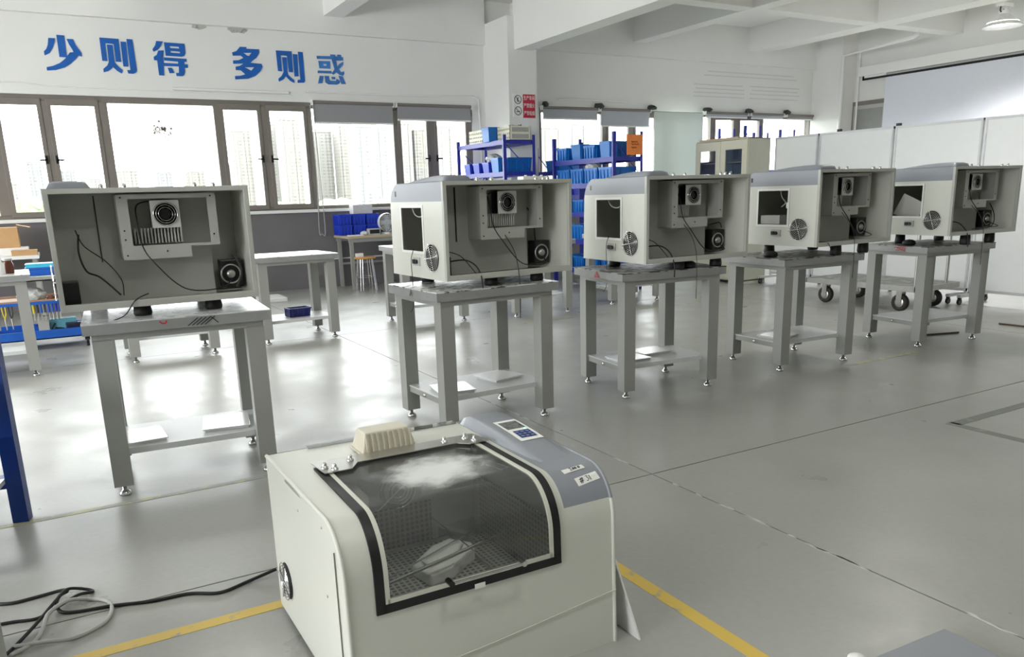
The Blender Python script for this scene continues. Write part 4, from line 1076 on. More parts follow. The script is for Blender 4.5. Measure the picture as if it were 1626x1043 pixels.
# ================================================================ storage racks, bins, baskets
def bin_mesh(w, d, h, m, name='bin'):
    """stacking bin: tapered walls, thick lip, ribs, open top"""
    t = .006; ins = .018
    mb = MB()
    def ring(z, o): return [(-w / 2 + o, -d / 2 + o, z), (w / 2 - o, -d / 2 + o, z), (w / 2 - o, d / 2 - o, z), (-w / 2 + o, d / 2 - o, z)]
    R = [ring(0, ins), ring(h * .86, .006), ring(h * .86, 0), ring(h, 0), ring(h, t + .004), ring(t, ins + t)]
    vs = [p for r in R for p in r]
    fs = [(3, 2, 1, 0)]
    for k in range(len(R) - 1):
        for i in range(4): fs.append((k * 4 + i, k * 4 + (i + 1) % 4, (k + 1) * 4 + (i + 1) % 4, (k + 1) * 4 + i))
    b = (len(R) - 1) * 4; fs.append((b, b + 1, b + 2, b + 3))
    mb.add(vs, fs)
    for k in range(4):
        u = -w / 2 + w * (k + .5) / 4
        mb.box(u - .008, u + .008, -d / 2 - .001, -d / 2 + .014, h * .06, h * .88)
        v = -d / 2 + d * (k + .5) / 4
        mb.box(-w / 2 - .001, -w / 2 + .014, v - .008, v + .008, h * .06, h * .88)
    return mb.mesh(name, m)
BIN_A = bin_mesh(.36, .26, .17, M_BLUE); BIN_B = bin_mesh(.20, .32, .15, M_BLUED); BIN_C = bin_mesh(.40, .30, .2, M_BLUE); BIN_D = bin_mesh(.22, .34, .2, M_BLUE)
def put_bin(me, loc, rz, label, grp='blue storage bins on the racks', name='storage_bin'):
    o = bpy.data.objects.new(name, me); COL.objects.link(o); o.location = loc; o.rotation_euler = (0, 0, rz)
    return tag(o, label, 'bin', grp)
def rack(x0, x1, y0, y1, ztop, shelves, label):
    t = thing('storage_rack', label, 'rack', (x0, y0, 0), 0, 'blue storage racks')
    w, l = x1 - x0, y1 - y0; s = .022
    for a in (0, w):
        for b in (0, l):
            MB().box(a - s, a + s, b - s, b - s + .006, 0, ztop).box(a - s if a == 0 else a + s - .006, a - s + .006 if a == 0 else a + s, b - s, b + s, 0, ztop).build('post', M_RACK, t)
    for z in shelves:
        MB().box(.0, w, .0, l, z - .012, z).build('shelf', mat('shelf_steel', (150, 156, 190), .4, var=.04), t)
        boxes('shelf_beam', M_RACK, t, (-.008, .012, .02, l - .02, z - .06, z + .004), (w - .012, w + .008, .02, l - .02, z - .06, z + .004))
        boxes('cross_bar', M_RACK, t, (.02, w - .02, -.006, .01, z - .05, z), (.02, w - .02, l - .01, l + .006, z - .05, z))
    for b in (0, l):
        k = 0
        z = ztop - .12
        while z > .3:
            pa, pb = ((s, b, z), (w - s, b, z - .4)) if k % 2 == 0 else ((w - s, b, z), (s, b, z - .4))
            MB().tube([pa, pb], .008, 4).build('brace', M_RACK, t); z -= .42; k += 1
    return t
rack(5.60, 6.07, 9.95, 11.4, 2.10, [.25, .7, 1.15, 1.60, 2.03], 'blue storage rack in front of the white column, baskets on top')
rack(6.30, 6.73, 8.36, 9.75, 2.03, [.25, .65, 1.02, 1.40, 1.72], 'blue storage rack carrying the orange paper')
rack(6.90, 7.30, 9.95, 11.2, 2.0, [.3, .8, 1.25, 1.62], 'blue storage rack right of the column, mostly hidden')
rack(11.09, 11.45, 10.8, 11.45, 2.38, [.4, 1.0, 1.6], 'blue rack behind the cream cabinet, post tops showing, left one')
rack(11.99, 12.35, 10.8, 11.45, 2.32, [.4, 1.0, 1.6], 'blue rack behind the white screens, post tops showing, right one')
# rack 1: lower visible shelf
for k in range(4):
    put_bin(BIN_B if k > 0 else BIN_D, (5.74 + .0, 10.2 + k * .30, 1.60), PI / 2, 'deep blue bin on the rack beside the column, number %s from the front' % ['one', 'two', 'three', 'four'][k])
put_bin(BIN_C, (5.90, 10.18, 1.60), 0.0, 'wide bright blue bin at the front of the rack beside the column')
put_bin(BIN_D, (5.72, 10.42, 2.03), PI / 2, 'bright blue bin between the two cream baskets', name='storage_bin')
for k, z in enumerate((.25, .7, 1.15)):
    put_bin(BIN_C, (5.85, 10.2, z), 0, 'blue bin on the %s shelf of the rack beside the column' % ['lowest', 'second lowest', 'middle'][k])
# rack 2
for zi, (z, me, nm) in enumerate(((1.40, BIN_C, 'second'), (1.02, BIN_A, 'third'), (.65, BIN_C, 'fourth'), (.25, BIN_A, 'lowest'))):
    for k in range(4):
        put_bin(me, (6.51, 8.56 + k * .33, z), 0, 'blue bin on %s shelf of orange-paper rack, %s from the front' % (nm, ['first', 'next', 'third', 'last'][k]))
for k in range(4):
    put_bin(BIN_A if k % 2 else BIN_D, (6.48, 8.58 + k * .33, 1.72), PI / 2 if k % 2 == 0 else 0, 'blue bin on top shelf of orange-paper rack, %s from the front' % ['first', 'next', 'third', 'last'][k])
for zi, z in enumerate((1.62, 1.25)):
    for k in range(3):
        put_bin(BIN_B if zi else BIN_A, (7.1, 10.15 + k * .36, z), PI / 2, 'blue bin on the %s shelf right of the column, %s' % (['top', 'next'][zi], ['nearest', 'middle', 'farthest'][k]))
# filled plastic bags in the bins
M_BAG = mat('cloudy_plastic', (206, 208, 206), .3, var=.1, scale=20, bump=.6, bscale=25)
def bag(loc, r, label, m=M_BAG, sq=.6):
    bm = bmesh.new(); bmesh.ops.create_icosphere(bm, subdivisions=3, radius=r)
    rb = random.Random(int(r * 1000 + loc[0] * 77))
    for v in bm.verts:
        v.co.z *= sq; v.co *= 1 + rb.uniform(-.09, .09)
        if v.co.z < -r * sq * .7: v.co.z = -r * sq * .7
    me = bpy.data.meshes.new('plastic_bag'); bm.to_mesh(me); bm.free(); me.materials.append(m)
    o = bpy.data.objects.new('plastic_bag', me); COL.objects.link(o); o.location = (loc[0], loc[1], loc[2] + r * sq * .7)
    tag(o, label, 'bag', 'small parts bags on the trolley' if 'heaped' in label else None)
bag((6.44, 9.0, 1.575), .11, 'cloudy plastic bag in a bin on the rack with the orange paper')
bag((5.73, 10.5, 1.75), .12, 'cloudy plastic bag on the rack beside the column')
# perforated cream baskets on rack 1
M_BASK = mat('cream_basket', (222, 220, 200), .5, var=.03)
M_GREYP = mat('grey_label', (168, 168, 160), .6)
def basket(loc, w, d, h, label):
    t = thing('plastic_basket', label, 'basket', loc, 0, 'cream baskets on the rack')
    mb = MB()
    nx = max(2, int(d / .05)); hs = []
    for i in range(nx):
        for j in range(3):
            u = -d / 2 + d * (i + .5) / nx; v = h * (j + .6) / 3.4
            hs.append([(u - .012, v - .012), (u + .012, v - .012), (u + .012, v + .012), (u - .012, v + .012)])
    mb.slab(rect(-d / 2, d / 2, 0, h), hs, -w / 2, -w / 2 + .006, lambda a, b, c: (c, a, b))
    mb.slab(rect(-d / 2, d / 2, 0, h), hs, w / 2 - .006, w / 2, lambda a, b, c: (c, a, b))
    mb.slab(rect(-w / 2, w / 2, 0, h), [], -d / 2, -d / 2 + .006, lambda a, b, c: (a, c, b))
    mb.slab(rect(-w / 2, w / 2, 0, h), [], d / 2 - .006, d / 2, lambda a, b, c: (a, c, b))
    mb.box(-w / 2, w / 2, -d / 2, d / 2, 0, .006)
    mb.build('body', M_BASK, t)
    MB().box(-w * .40, w * .40, -d / 2 - .003, -d / 2, h * .58, h * .9).build('label_panel', M_GREYP, t)
    MB().box(-w * .40, w * .40, -d / 2 - .003, -d / 2, h * .1, h * .42).build('label_panel', M_GREYP, t)
    rb = random.Random(int(loc[1] * 50))
    for k in range(5):
        pts = [(rb.uniform(-w / 2.4, w / 2.4), rb.uniform(-d / 2.4, d / 2.4), h * .85 + rb.uniform(0, .05)) for _ in range(5)]
        MB().tube(bez(pts, 5), .008, 6).build('cable_bundle', mat('dull_cable', (120, 118, 108), .6), t)
    MB().box(-w / 2 + .01, w / 2 - .01, -d / 2 + .01, d / 2 - .01, h * .3, h * .88).build('contents', mat('dull_parts', (150, 148, 136), .7, var=.3, scale=30, bump=.8, bscale=40), t)
basket((5.86, 10.12, 2.03), .34, .36, .19, 'cream perforated basket of cables at the front of the rack top')
basket((5.78, 10.86, 2.03), .30, .44, .19, 'cream perforated basket of cables at the back of the rack top')
# power strip on top of machine two and paper on the rack
ps = MB().box(-.09, .09, -.03, .03, 0, .02).box(-.06, -.045, -.005, .005, .02, .028).box(.0, .015, -.005, .005, .02, .028).box(.05, .065, -.005, .005, .02, .028).build('power_strip', M_WHITE, None, .003)
a = A2.rotation_euler.z - PI
ps.location = (A2.location.x + .26 * math.cos(a) + .19 * math.sin(a), A2.location.y + .26 * math.sin(a) - .19 * math.cos(a), .849 + .517); ps.rotation_euler = (0, 0, a)
tag(ps, 'small white power strip on top of the second open machine', 'power strip')
M_ORANGE = mat('orange_paper', (250, 146, 76), .7, var=.04)
op = thing('orange_notice', 'orange paper sheet with dark writing taped to the blue rack', 'notice', (6.755, 8.40, 1.74))
MB().box(-.27, -.02, -.07, -.066, .0, .25).build('sheet', M_ORANGE, op)
wr = MB()
for (z, L) in ((.16, .1), (.13, .12), (.09, .08)):
    pts = [(-.2 + L * k / 10, -.072, z + .012 * math.sin(k * 2.3)) for k in range(11)]; wr.tube(pts, .003, 4)
wr.build('handwriting', mat('brown_ink', (110, 50, 20), .6), op)

# ---------------------------------------------------------------- warning sign on the column
sg = thing('warning_sign', 'red and white warning sign with Chinese lettering on the column', 'sign', (6.565, 11.02, 2.62))
M_RED = mat('sign_red', (190, 30, 58), .45, var=.03)
MB().box(-.19, -.01, -.006, 0, -.17, .17).build('white_half', M_PAPER, sg)
MB().box(-.01, .21, -.006, 0, -.18, .165).build('red_half', M_RED, sg)
for k, txt in enumerate(('生产车间', '严禁烟火', '严禁吸烟')):
    me = text_mesh(txt, .058, M_PAPER, 'sign_text')
    o = inst('sign_text', me, sg, (.10, -.009, .108 - k * .112), (PI / 2, 0, 0)); o.scale = (.86, 1.25, 1)
for k in range(2):
    c = (-.10, -.008, .085 - k * .165)
    rg = MB().torus(c, .06, .005, 'Y', 24, 6); rg.tube([(c[0] - .042, c[1], c[2] + .042), (c[0] + .042, c[1], c[2] - .042)], .004, 5)
    rg.tube([(c[0] - .03, c[1], c[2] - .012), (c[0] + .03, c[1], c[2] - .006)], .006, 5) if k else rg.tube([(c[0], c[1], c[2] - .035), (c[0] - .012, c[1], c[2]), (c[0] + .008, c[1], c[2] + .03)], .007, 5)
    rg.build('prohibition_symbol', M_DKINK, sg)
# round sticker on the big pane
st = thing('window_sticker', 'round white sticker with dark print on the large window pane', 'sticker', tuple(ony(257, 208, 11.882)))
MB().lathe([(.0, 0), (.145, 0), (.145, .001), (0, .001)], (0, 0, 0), 32, 'Y').build('disc', thin_mat('sticker_white', (250, 250, 250), .5), st)
rb = random.Random(11); mk = MB()
mk.torus((0, -.002, 0), .142, .0025, 'Y', 36, 5)
for k in range(34):
    a_, r_ = rb.uniform(0, 2 * PI), rb.uniform(.02, .125); s_ = rb.uniform(.005, .011)
    mk.obox((r_ * math.cos(a_), -.002, r_ * math.sin(a_)), s_, .0008, s_ * rb.uniform(.4, 1.2), 0, 0, rb.uniform(0, 3))
mk.torus((-.05, -.002, .02), .028, .005, 'Y', 16, 5).obox((.02, -.002, .02), .03, .001, .01, 0, 0, .7).obox((.02, -.002, .025), .03, .001, .008, 0, 0, -.6)
mk.build('print', mat('sticker_print', (120, 104, 92), .7), st)

# ---------------------------------------------------------------- white board in the window, cream cabinet
wb = MB().box(9.66, 10.82, 11.60, 11.63, 0, 2.66).build('film_wrapped_board', thin_mat('film_board', (226, 232, 229), .22), None, .004)
tag(wb, 'pale board wrapped in film standing in front of the window', 'board')
cb = thing('glass_cabinet', 'cream steel cabinet with two glazed doors beside the white screens', 'cabinet', (8.045, 7.785, 0))
M_CAB = mat('cabinet_cream', (214, 211, 190), .45, var=.02); M_CABS = mat('cabinet_side', (206, 207, 192), .45, var=.02)
CW, CD, CHT = .43, .98, 1.93
MB().box(.02, CW, 0, .012, 0, CHT).box(.02, CW, CD - .012, CD, 0, CHT).box(.02, CW, 0, CD, CHT - .015, CHT).box(CW - .01, CW, 0, CD, 0, CHT).box(.02, CW, 0, CD, .04, .06).build('carcass', M_CABS, cb, .003)
for z in (.5, .95, 1.30, 1.62): MB().box(.05, CW - .01, .012, CD - .012, z, z + .012).build('shelf', M_CAB, cb)
M_CGLASS = glass_mat('cabinet_glass', (.82, .84, .84), .12)
for k in range(2):
    y0 = .004 + k * .489; y1 = y0 + .483
    dr = MB().slab(rect(y0, y1, .06, CHT - .02), [rect(y0 + .09, y1 - .09, .95, CHT - .14)], 0, .02, lambda u, v, w: (w, u, v)).build('door', M_CAB, cb, .003)
    MB().box(.008, .012, y0 + .088, y1 - .088, .945, CHT - .135).build('glass', M_CGLASS, dr)
    hy = y1 - .04 if k == 0 else y0 + .04
    MB().tube([(-.0, hy, 1.22), (-.025, hy, 1.22), (-.025, hy, 1.36), (0, hy, 1.36)], .006, 6).build('handle', M_CHROME, dr)
MB().box(.0, .35, .18, .9, CHT, CHT + .02).build('cardboard_sheet', mat('cardboard_flat', (214, 188, 150), .8), cb)
bag((8.25, 8.02, 1.312), .10, 'cloudy bag on a shelf inside the cabinet, right door'); bag((8.25, 8.45, 1.312), .11, 'cloudy bag on a shelf inside the cabinet, left door')

# ---------------------------------------------------------------- rolling white screens
M_SCRF = mat('screen_frame', (206, 208, 210), .35, metal=.3); M_SCR = mat('screen_white', (238, 240, 240), .35, var=.01)
def screen(y0, y1, label, x=8.56):
    t = thing('rolling_screen', label, 'partition', (x, (y0 + y1) / 2, 0), 0, 'white rolling screens'); l = (y1 - y0) / 2 - .008
    MB().box(-.012, .012, -l + .02, l - .02, .15, 1.9).build('board', M_SCR, t)
    for s in (-1, 1):
        MB().box(-.02, .02, s * l - .02 * (s > 0) - (0 if s > 0 else 0), s * l + .02 * (s < 0), .1, 1.925).build('upright', M_SCRF, t)
        f_ = MB().box(-.26, .26, s * (l - .05) - .02, s * (l - .05) + .02, .075, .105).build('base_foot', M_SCRF, t)
        for q in (-.24, .24):
            MB().cyl((q, s * (l - .05) - .012, .032), (q, s * (l - .05) + .012, .032), .032, 12).box(q - .012, q + .012, s * (l - .05) - .016, s * (l - .05) + .016, .04, .078).build('caster', M_BLACKP, f_)
    boxes('rail', M_SCRF, t, (-.018, .018, -l, l, 1.9, 1.925), (-.018, .018, -l, l, .12, .15))
for k, (a_, b_) in enumerate(((7.07, 7.775), (6.02, 7.06), (4.99, 6.01), (3.93, 4.98), (2.87, 3.92))):
    screen(a_, b_, ['narrow white rolling screen beside the cream cabinet', 'white rolling screen behind the fourth machine', 'white rolling screen between the fourth and last machine', 'white rolling screen behind the last machine', 'white rolling screen cut off by the right edge'][k])
# clips on top of the screens
for k, yy in enumerate((6.75, 5.95)):
    tag(MB().box(8.54, 8.58, yy, yy + .05, 1.925, 1.955).build('black_clip', M_BLACKP, None, .003), 'small black clip on a screen top edge, %s one' % ['left', 'right'][k], 'clip')

# ---------------------------------------------------------------- platform cart
pc = thing('platform_cart', 'low platform cart with rubber wheels behind the last bench', 'cart', (7.76, 5.50, 0))
M_DECK = mat('worn_deck', (128, 128, 122), .5, rgb2=(160, 160, 154), thr=.55, scale=10, detail=8)
MB().box(-.36, .36, -.66, .66, .235, .265).build('deck', M_DECK, pc, .004)
boxes('deck_frame', mat('cart_frame', (176, 176, 172), .4, metal=.4), pc, (-.37, -.355, -.67, .67, .215, .27), (.355, .37, -.67, .67, .215, .27), (-.37, .37, -.675, -.66, .215, .27), (-.37, .37, .66, .675, .215, .27))
for sx in (-1, 1):
    for sy in (-1, 1):
        c = (sx * .28, sy * .46, .09)
        w_ = MB().lathe([(.0, -.02), (.05, -.02), (.055, -.026), (.085, -.026), (.09, -.012), (.09, .012), (.085, .026), (.055, .026), (.05, .02), (0, .02)], c, 20, 'X').build('wheel', mat('tyre', (52, 50, 48), .7), pc)
        MB().lathe([(0, -.028), (.03, -.028), (.048, -.022)], c, 16, 'X').lathe([(0, .028), (.03, .028), (.048, .022)], c, 16, 'X').build('hub', M_STEEL, w_)
        MB().box(c[0] - .036, c[0] - .03, c[1] - .03, c[1] + .03, .08, .235).box(c[0] + .03, c[0] + .036, c[1] - .03, c[1] + .03, .08, .235).build('fork', M_STEEL, w_)
for sx in (-.30, .22): MB().cyl((sx, -.62, .265), (sx, -.62, .95), .016, 10).build('handle_post', M_STEEL, pc)
MB().tube([(-.30, -.62, .95), (.22, -.62, .95)], .016, 10).build('handle_bar', M_STEEL, pc)
# rods lying on the floor at the right
for k, (p0, p1, lab_) in enumerate((((1586, 515), (1640, 521), 'brown rod on the floor at the right edge'), ((1470, 533), (1522, 529), 'dark thin rod on the floor under the last bench'))):
    a_ = onz(*p0); b_ = onz(*p1); tag(MB().tube([(a_.x, a_.y, .008), (b_.x, b_.y, .008)], .008, 8).build('metal_rod', mat('rusty_rod', (104, 84, 72), .7)), lab_, 'rod')

# ---------------------------------------------------------------- right wall: projection screen, doors
psn = thing('projection_screen', 'large white projection screen hanging on the right wall', 'screen', (14.33, 9.1, 0))
MB().box(-.05, .06, -6.5, 1.85, 3.36, 3.54).build('casing', M_WHITE, psn, .006)
MB().box(-.012, -.008, -6.4, 1.78, 3.28, 3.32).box(-.012, -.008, 1.74, 1.78, 3.28, 3.42).build('black_border', M_BLACKP, psn)
MB().box(-.01, -.006, -6.4, 1.26, .9, 3.30).build('fabric', mat('screen_fabric', (218, 221, 232), .7, var=.01), psn)
MB().box(-.01, -.006, 1.26, 1.74, 3.30, 3.40).build('fabric_edge', M_WHITE, psn)
d1 = struct_empty('door_1', (14.4, 10.72, 0))
MB().slab(rect(-.42, .42, 0, 2.90), [rect(-.36, .36, 0, 2.82)], -.03, .0, lambda u, v, w: (w, u, v)).build('door_frame', M_ALU, d1)
dl = MB().slab(rect(-.36, .36, 0, 2.82), [rect(-.30, .30, 1.0, 2.75)], -.02, -.002, lambda u, v, w: (w, u, v)).build('door_leaf', M_SHEET, d1)
MB().box(-.014, -.01, -.30, .30, 1.0, 2.75).build('door_glass', mat('frosted_grey', (150, 152, 148), .3, var=.04), dl)
MB().box(-.021, -.017, -.2, .1, 2.2, 2.36).build('paper_note', M_PAPER, dl)

# ---------------------------------------------------------------- desk by the window wall
dk = thing('work_desk', 'wooden-topped desk by the dark wall, blue bins and a fan on it', 'table', (4.45, 11.42, 0))
MB().box(-.82, .82, -.33, .33, .735, .77).build('desk_top', mat('desk_wood', (186, 170, 146), .45, var=.08, scale=3, stretch=(1, 8, 1)), dk, .003)
for sx in (-.76, .76):
    for sy in (-.28, .28): MB().box(sx - .025, sx + .025, sy - .025, sy + .025, 0, .7).build('leg', M_LEG, dk)
boxes('apron', M_LEG, dk, (-.8, .8, -.3, -.27, .68, .735), (-.8, .8, .27, .3, .68, .735))
MB().box(-.74, .74, .26, .29, .33, .36).build('stretcher', M_LEG, dk)
for j in range(2):
    for k in range(3):
        put_bin(BIN_B, (3.72 + k * .21, 11.56, .77 + j * .152), 0, 'deep blue bin on the desk by the dark wall, %s row, %s' % (['lower', 'upper'][j], ['left', 'middle', 'right'][k]), 'blue bins on the desk')
bx_ = MB().box(-.15, .15, -.09, .09, 0, .13).build('white_box', mat('white_box_card', (206, 206, 204), .7), None, .004); bx_.location = (4.03, 11.60, .77 + .304); tag(bx_, 'small pale box on top of the blue desk bins', 'box')
fn = thing('desk_fan', 'small white desk fan half hidden by the second machine', 'fan', (4.31, 11.3, .77))
f2 = MB()
for r in (.03, .055, .08, .105, .13): f2.torus((0, -.05, .17), r, .003, 'Y', 28, 5).torus((0, .03, .17), r, .003, 'Y', 28, 5)
for k in range(10):
    a_ = PI * k / 10; f2.tube([(.13 * math.cos(a_), -.05, .17 + .13 * math.sin(a_)), (-.13 * math.cos(a_), -.05, .17 - .13 * math.sin(a_))], .002, 4)
f2.lathe([(.13, -.05), (.138, -.01), (.13, .03)], (0, 0, .17), 28, 'Y').build('cage', mat('fan_white', (214, 216, 216), .4), fn)
bl = MB().cyl((0, -.03, .17), (0, .06, .17), .03, 14)
for k in range(4):
    a_ = 2 * PI * k / 4; bl.obox((.065 * math.cos(a_), -.01, .17 + .065 * math.sin(a_)), .04, .003, .03, 0, .3, -a_)
bl.build('blades', mat('fan_blade', (190, 196, 200), .3), fn)
MB().cone((0, .01, .0), (0, .01, .03), .09, .08, 20).cyl((0, .03, .03), (0, .03, .15), .014, 10).build('stand', M_WHITE, fn)
m_ = MB().box(-.09, .09, -.05, .05, 0, .09).build('meter_box', M_SHEET, None, .004); m_.location = (4.08, 11.25, .77); MB().box(-.075, .075, -.052, -.05, .02, .075).build('meter_face', M_DARKIN, m_); tag(m_, 'small grey meter box on the desk left of the fan', 'instrument')
sbx = MB().box(-.07, .07, -.06, .06, 0, .12).build('terminal_rack', M_DARKIN, None, .003); sbx.location = (4.42, 11.18, .77)
for k in range(4): MB().box(-.06 + k * .032, -.04 + k * .032, -.064, -.06, .06, .1).build('terminal', M_WHITE, sbx)
tag(sbx, 'dark terminal rack with white strips at the right end of the desk', 'instrument')
bag((3.95, 11.28, .77), .06, 'small clear bag on the desk before the blue bins')
sp_ = MB().box(-.1, .1, -.07, .07, 0, .012).build('paper_pile', M_PAPER); sp_.location = (3.78, 11.2, .77); tag(sp_, 'small pile of paper at the left end of the desk', 'paper')
# stool
stl = thing('stool', 'round wooden-seat stool with thin metal legs under the desk', 'stool', (3.80, 10.92, 0))
MB().lathe([(0, .455), (.15, .455), (.155, .465), (.155, .475), (.14, .482), (0, .482)], (0, 0, 0), 24).build('seat', mat('stool_wood', (196, 142, 78), .45, var=.1, scale=6, stretch=(1, 6, 1)), stl)
for k in range(4):
    a_ = PI / 4 + PI / 2 * k
    for q in (-.16, .16):
        MB().tube([(.11 * math.cos(a_ + q), .11 * math.sin(a_ + q), .455), (.155 * math.cos(a_ + q * .8), .155 * math.sin(a_ + q * .8), .006)], .008, 8).build('leg', M_CHROME, stl)
MB().torus((0, 0, .2), .135, .005, 'Z', 28, 6).build('foot_ring', M_CHROME, stl)
sb_ = MB().box(-.05, .05, -.035, .035, 0, .05).build('small_box', M_WHITE, None, .003); sb_.location = (3.74, 10.97, .482); tag(sb_, 'small white box on the stool seat', 'box')
conduit([(2.2, 11.77, .42), (6.1, 11.77, .42)], .012, 'thin white pipe low along the dark wall')
# white board lying low behind the back benches
fb_ = MB().box(-.5, .5, -.25, .25, 0, .05).build('foam_board', M_WHITE, None, .005); fb_.location = (2.05, 10.75, .0); tag(fb_, 'thick white board lying on the floor by the dark wall', 'board')
# blue bin on the shelf of the back bench
put_bin(bin_mesh(.22, .15, .085, mat('navy_bin', (34, 42, 110), .4)), (1.93, 7.58, .206), .1, 'small navy bin on the shelf of the empty back bench', 'small bins')

# ---------------------------------------------------------------- left edge: tool trolley, jars, boxes
tc_ = thing('tool_trolley', 'blue tool trolley with crowded shelves at the left edge', 'trolley', (-.30, 8.72, 0))
def tray_(z, h, m):
    mb = MB().box(-.45, .45, -.28, .28, z, z + .01).box(-.45, .45, -.28, -.27, z, z + h).box(-.45, .45, .27, .28, z, z + h).box(-.45, -.44, -.28, .28, z, z + h).box(.44, .45, -.28, .28, z, z + h)
    return mb.build('tray', m, tc_)
M_TROL = mat('trolley_blue', (28, 92, 186), .4, var=.05)
tray_(.10, .085, M_TROL); tray_(.44, .03, mat('trolley_wood', (176, 140, 110), .6, var=.1)); tray_(.64, .04, M_LEG)
for sx in (-.43, .43):
    for sy in (-.26, .26):
        MB().box(sx - .015, sx + .015, sy - .015, sy + .015, .1, .68).build('post', M_LEG, tc_)
        MB().cyl((sx - .012, sy, .04), (sx + .012, sy, .04), .04, 14).box(sx - .02, sx + .02, sy - .02, sy + .02, .06, .1).build('caster', M_BLACKP, tc_)
# tools: screwdriver row hanging under the middle tray, boxes and coils in the trays
rt = random.Random(21)
for k in range(11):
    hnd = rt.choice([(30, 60, 170), (40, 90, 180), (200, 190, 60), (60, 60, 70)])
    t_ = thing('screwdriver', 'screwdriver on the tool trolley rail, %s from the left' % ['first', 'second', 'third', 'fourth', 'fifth', 'sixth', 'seventh', 'eighth', 'ninth', 'tenth', 'eleventh'][k], 'tool', (-.36 + k * .03, 8.43, .28), 0, 'screwdrivers on the tool trolley')
    MB().cyl((0, 0, .07), (0, 0, .16), .011, 8).build('handle', mat('handle_%d_%d' % (hnd[0], hnd[2]), hnd, .4), t_); MB().cyl((0, 0, 0), (0, 0, .07), .004, 6).build('shaft', M_CHROME, t_)
MB().box(-.44, .44, -.305, -.28, .43, .455).build('tool_rail', M_TROL, tc_)
for k in range(6):
    col_ = [(210, 190, 60), (40, 60, 170), (200, 200, 196), (40, 60, 170), (210, 190, 60), (60, 60, 64)][k]
    t_ = thing('pliers', '%s-handled pliers hanging at the left end of the trolley rail' % ['yellow', 'blue', 'white', 'dark blue', 'pale yellow', 'grey'][k], 'tool', (-.70 + k * .05, 8.425, .20), 0, 'pliers on the tool trolley')
    for q in (-1, 1): MB().tube([(0, 0, .12), (.012 * q, 0, .16), (.014 * q, 0, .24)], .006, 6).build('handle', mat('plier_%d' % k, col_, .4), t_)
    MB().cone((0, 0, .02), (0, 0, .12), .004, .012, 8).build('jaws', M_STEEL, t_)
def clutter(name, label, loc, dims, m, cat, rz=0):
    w, d, h = dims
    o = MB().box(-w / 2, w / 2, -d / 2, d / 2, 0, h).box(-w / 2 - .004, w / 2 + .004, -d / 2 - .004, d / 2 + .004, h * .8, h * .9).build(name, m, None, .004); o.location = loc; o.rotation_euler = (0, 0, rz); tag(o, label, cat); return o
M_CYAN = mat('cyan_plastic', (120, 196, 216), .5, var=.05); M_NAVY = mat('navy_plastic', (30, 34, 60), .4)
clutter('cyan_box', 'pale cyan box in the bottom tray of the tool trolley', (-.05, 8.60, .11), (.22, .12, .16), M_CYAN, 'box')
clutter('navy_case', 'dark navy tool case at the right of the bottom trolley tray', (.06, 8.52, .11), (.18, .1, .12), M_NAVY, 'case', .1)
clutter('grey_can', 'grey square can in the bottom tray of the tool trolley', (-.21, 8.52, .11), (.09, .09, .2), M_SHEET, 'can')
clutter('white_carton', 'flat white carton on the top tray of the tool trolley', (-.30, 8.80, .65), (.16, .1, .035), M_WHITE, 'box')
clutter('beige_carton', 'small beige carton on the top tray of the tool trolley', (.06, 8.80, .65), (.12, .08, .05), M_TRAY, 'box')
bag((-.27, 8.58, .452), .12, 'crumpled clear plastic bag on the middle tray of the tool trolley')
for k in range(10):
    bag((-.2 + rt.uniform(-.1, .42), 8.55 + rt.uniform(-.08, .1), .452), rt.uniform(.025, .04), ['greenish small parts bag heaped on the middle trolley tray', 'reddish small parts bag heaped on the middle trolley tray', 'dark small parts bag heaped on the middle trolley tray'][k % 3], [mat('parts_green', (92, 96, 62), .6, var=.4, scale=60), mat('parts_red', (150, 84, 76), .6, var=.4, scale=60), mat('parts_dark', (60, 58, 56), .6, var=.4, scale=60)][k % 3], .8)
for k in range(4):
    cpts = [(-.3 + rt.uniform(0, .4), 8.5 + rt.uniform(-.03, .15), .17 + rt.uniform(0, .06)) for _ in range(5)]
    tag(MB().tube(bez(cpts, 6), .007, 6).build('tool_cable', M_CABLE), 'black cable in the bottom trolley tray, %s of the four tangled there' % ['first', 'second', 'third', 'last'][k], 'cable', 'tangled cables in the trolley')
clutter('blue_case', 'blue case under a cyan tray standing behind the left bench', (-.16, 8.62, .682), (.26, .2, .075), M_TROL, 'case')
clutter('cyan_tray', 'bright cyan tray on top of the blue case at the left', (-.16, 8.62, .7575), (.24, .18, .035), mat('bright_cyan', (70, 190, 220), .4, var=.1), 'tray')
MB()
jar = thing('brown_jar', 'brown glass jar with a grey lid on the left bench', 'jar', tuple(onz(15, 434, .8)))
MB().lathe([(0, 0), (.036, 0), (.038, .01), (.038, .075), (.03, .09), (.03, .1), (0, .1)], (0, 0, 0), 16).build('glass', mat('brown_glass', (96, 50, 36), .15), jar)
MB().cyl((0, 0, .1), (0, 0, .116), .033, 16).build('lid', M_SHEET, jar)
btl = thing('white_bottle', 'white plastic bottle at the very left edge of the left bench', 'bottle', tuple(onz(1, 436, .8)))
MB().lathe([(0, 0), (.035, 0), (.035, .08), (.02, .1), (.018, .12), (0, .12)], (0, 0, 0), 16).build('body', M_WHITE, btl); MB().cyl((0, 0, .12), (0, 0, .135), .02, 12).build('cap', M_WHITE, btl)
sd = thing('side_desk', 'pale desk along the wall at the left edge, boxes on it', 'table', (-.95, 11.2, 0))
MB().box(-.75, .75, -.4, .4, .72, .76).build('desk_top', M_WHITE, sd)
for sx in (-.7, .7):
    for sy in (-.35, .35): MB().box(sx - .025, sx + .025, sy - .025, sy + .025, 0, .72).build('leg', M_LEG, sd)
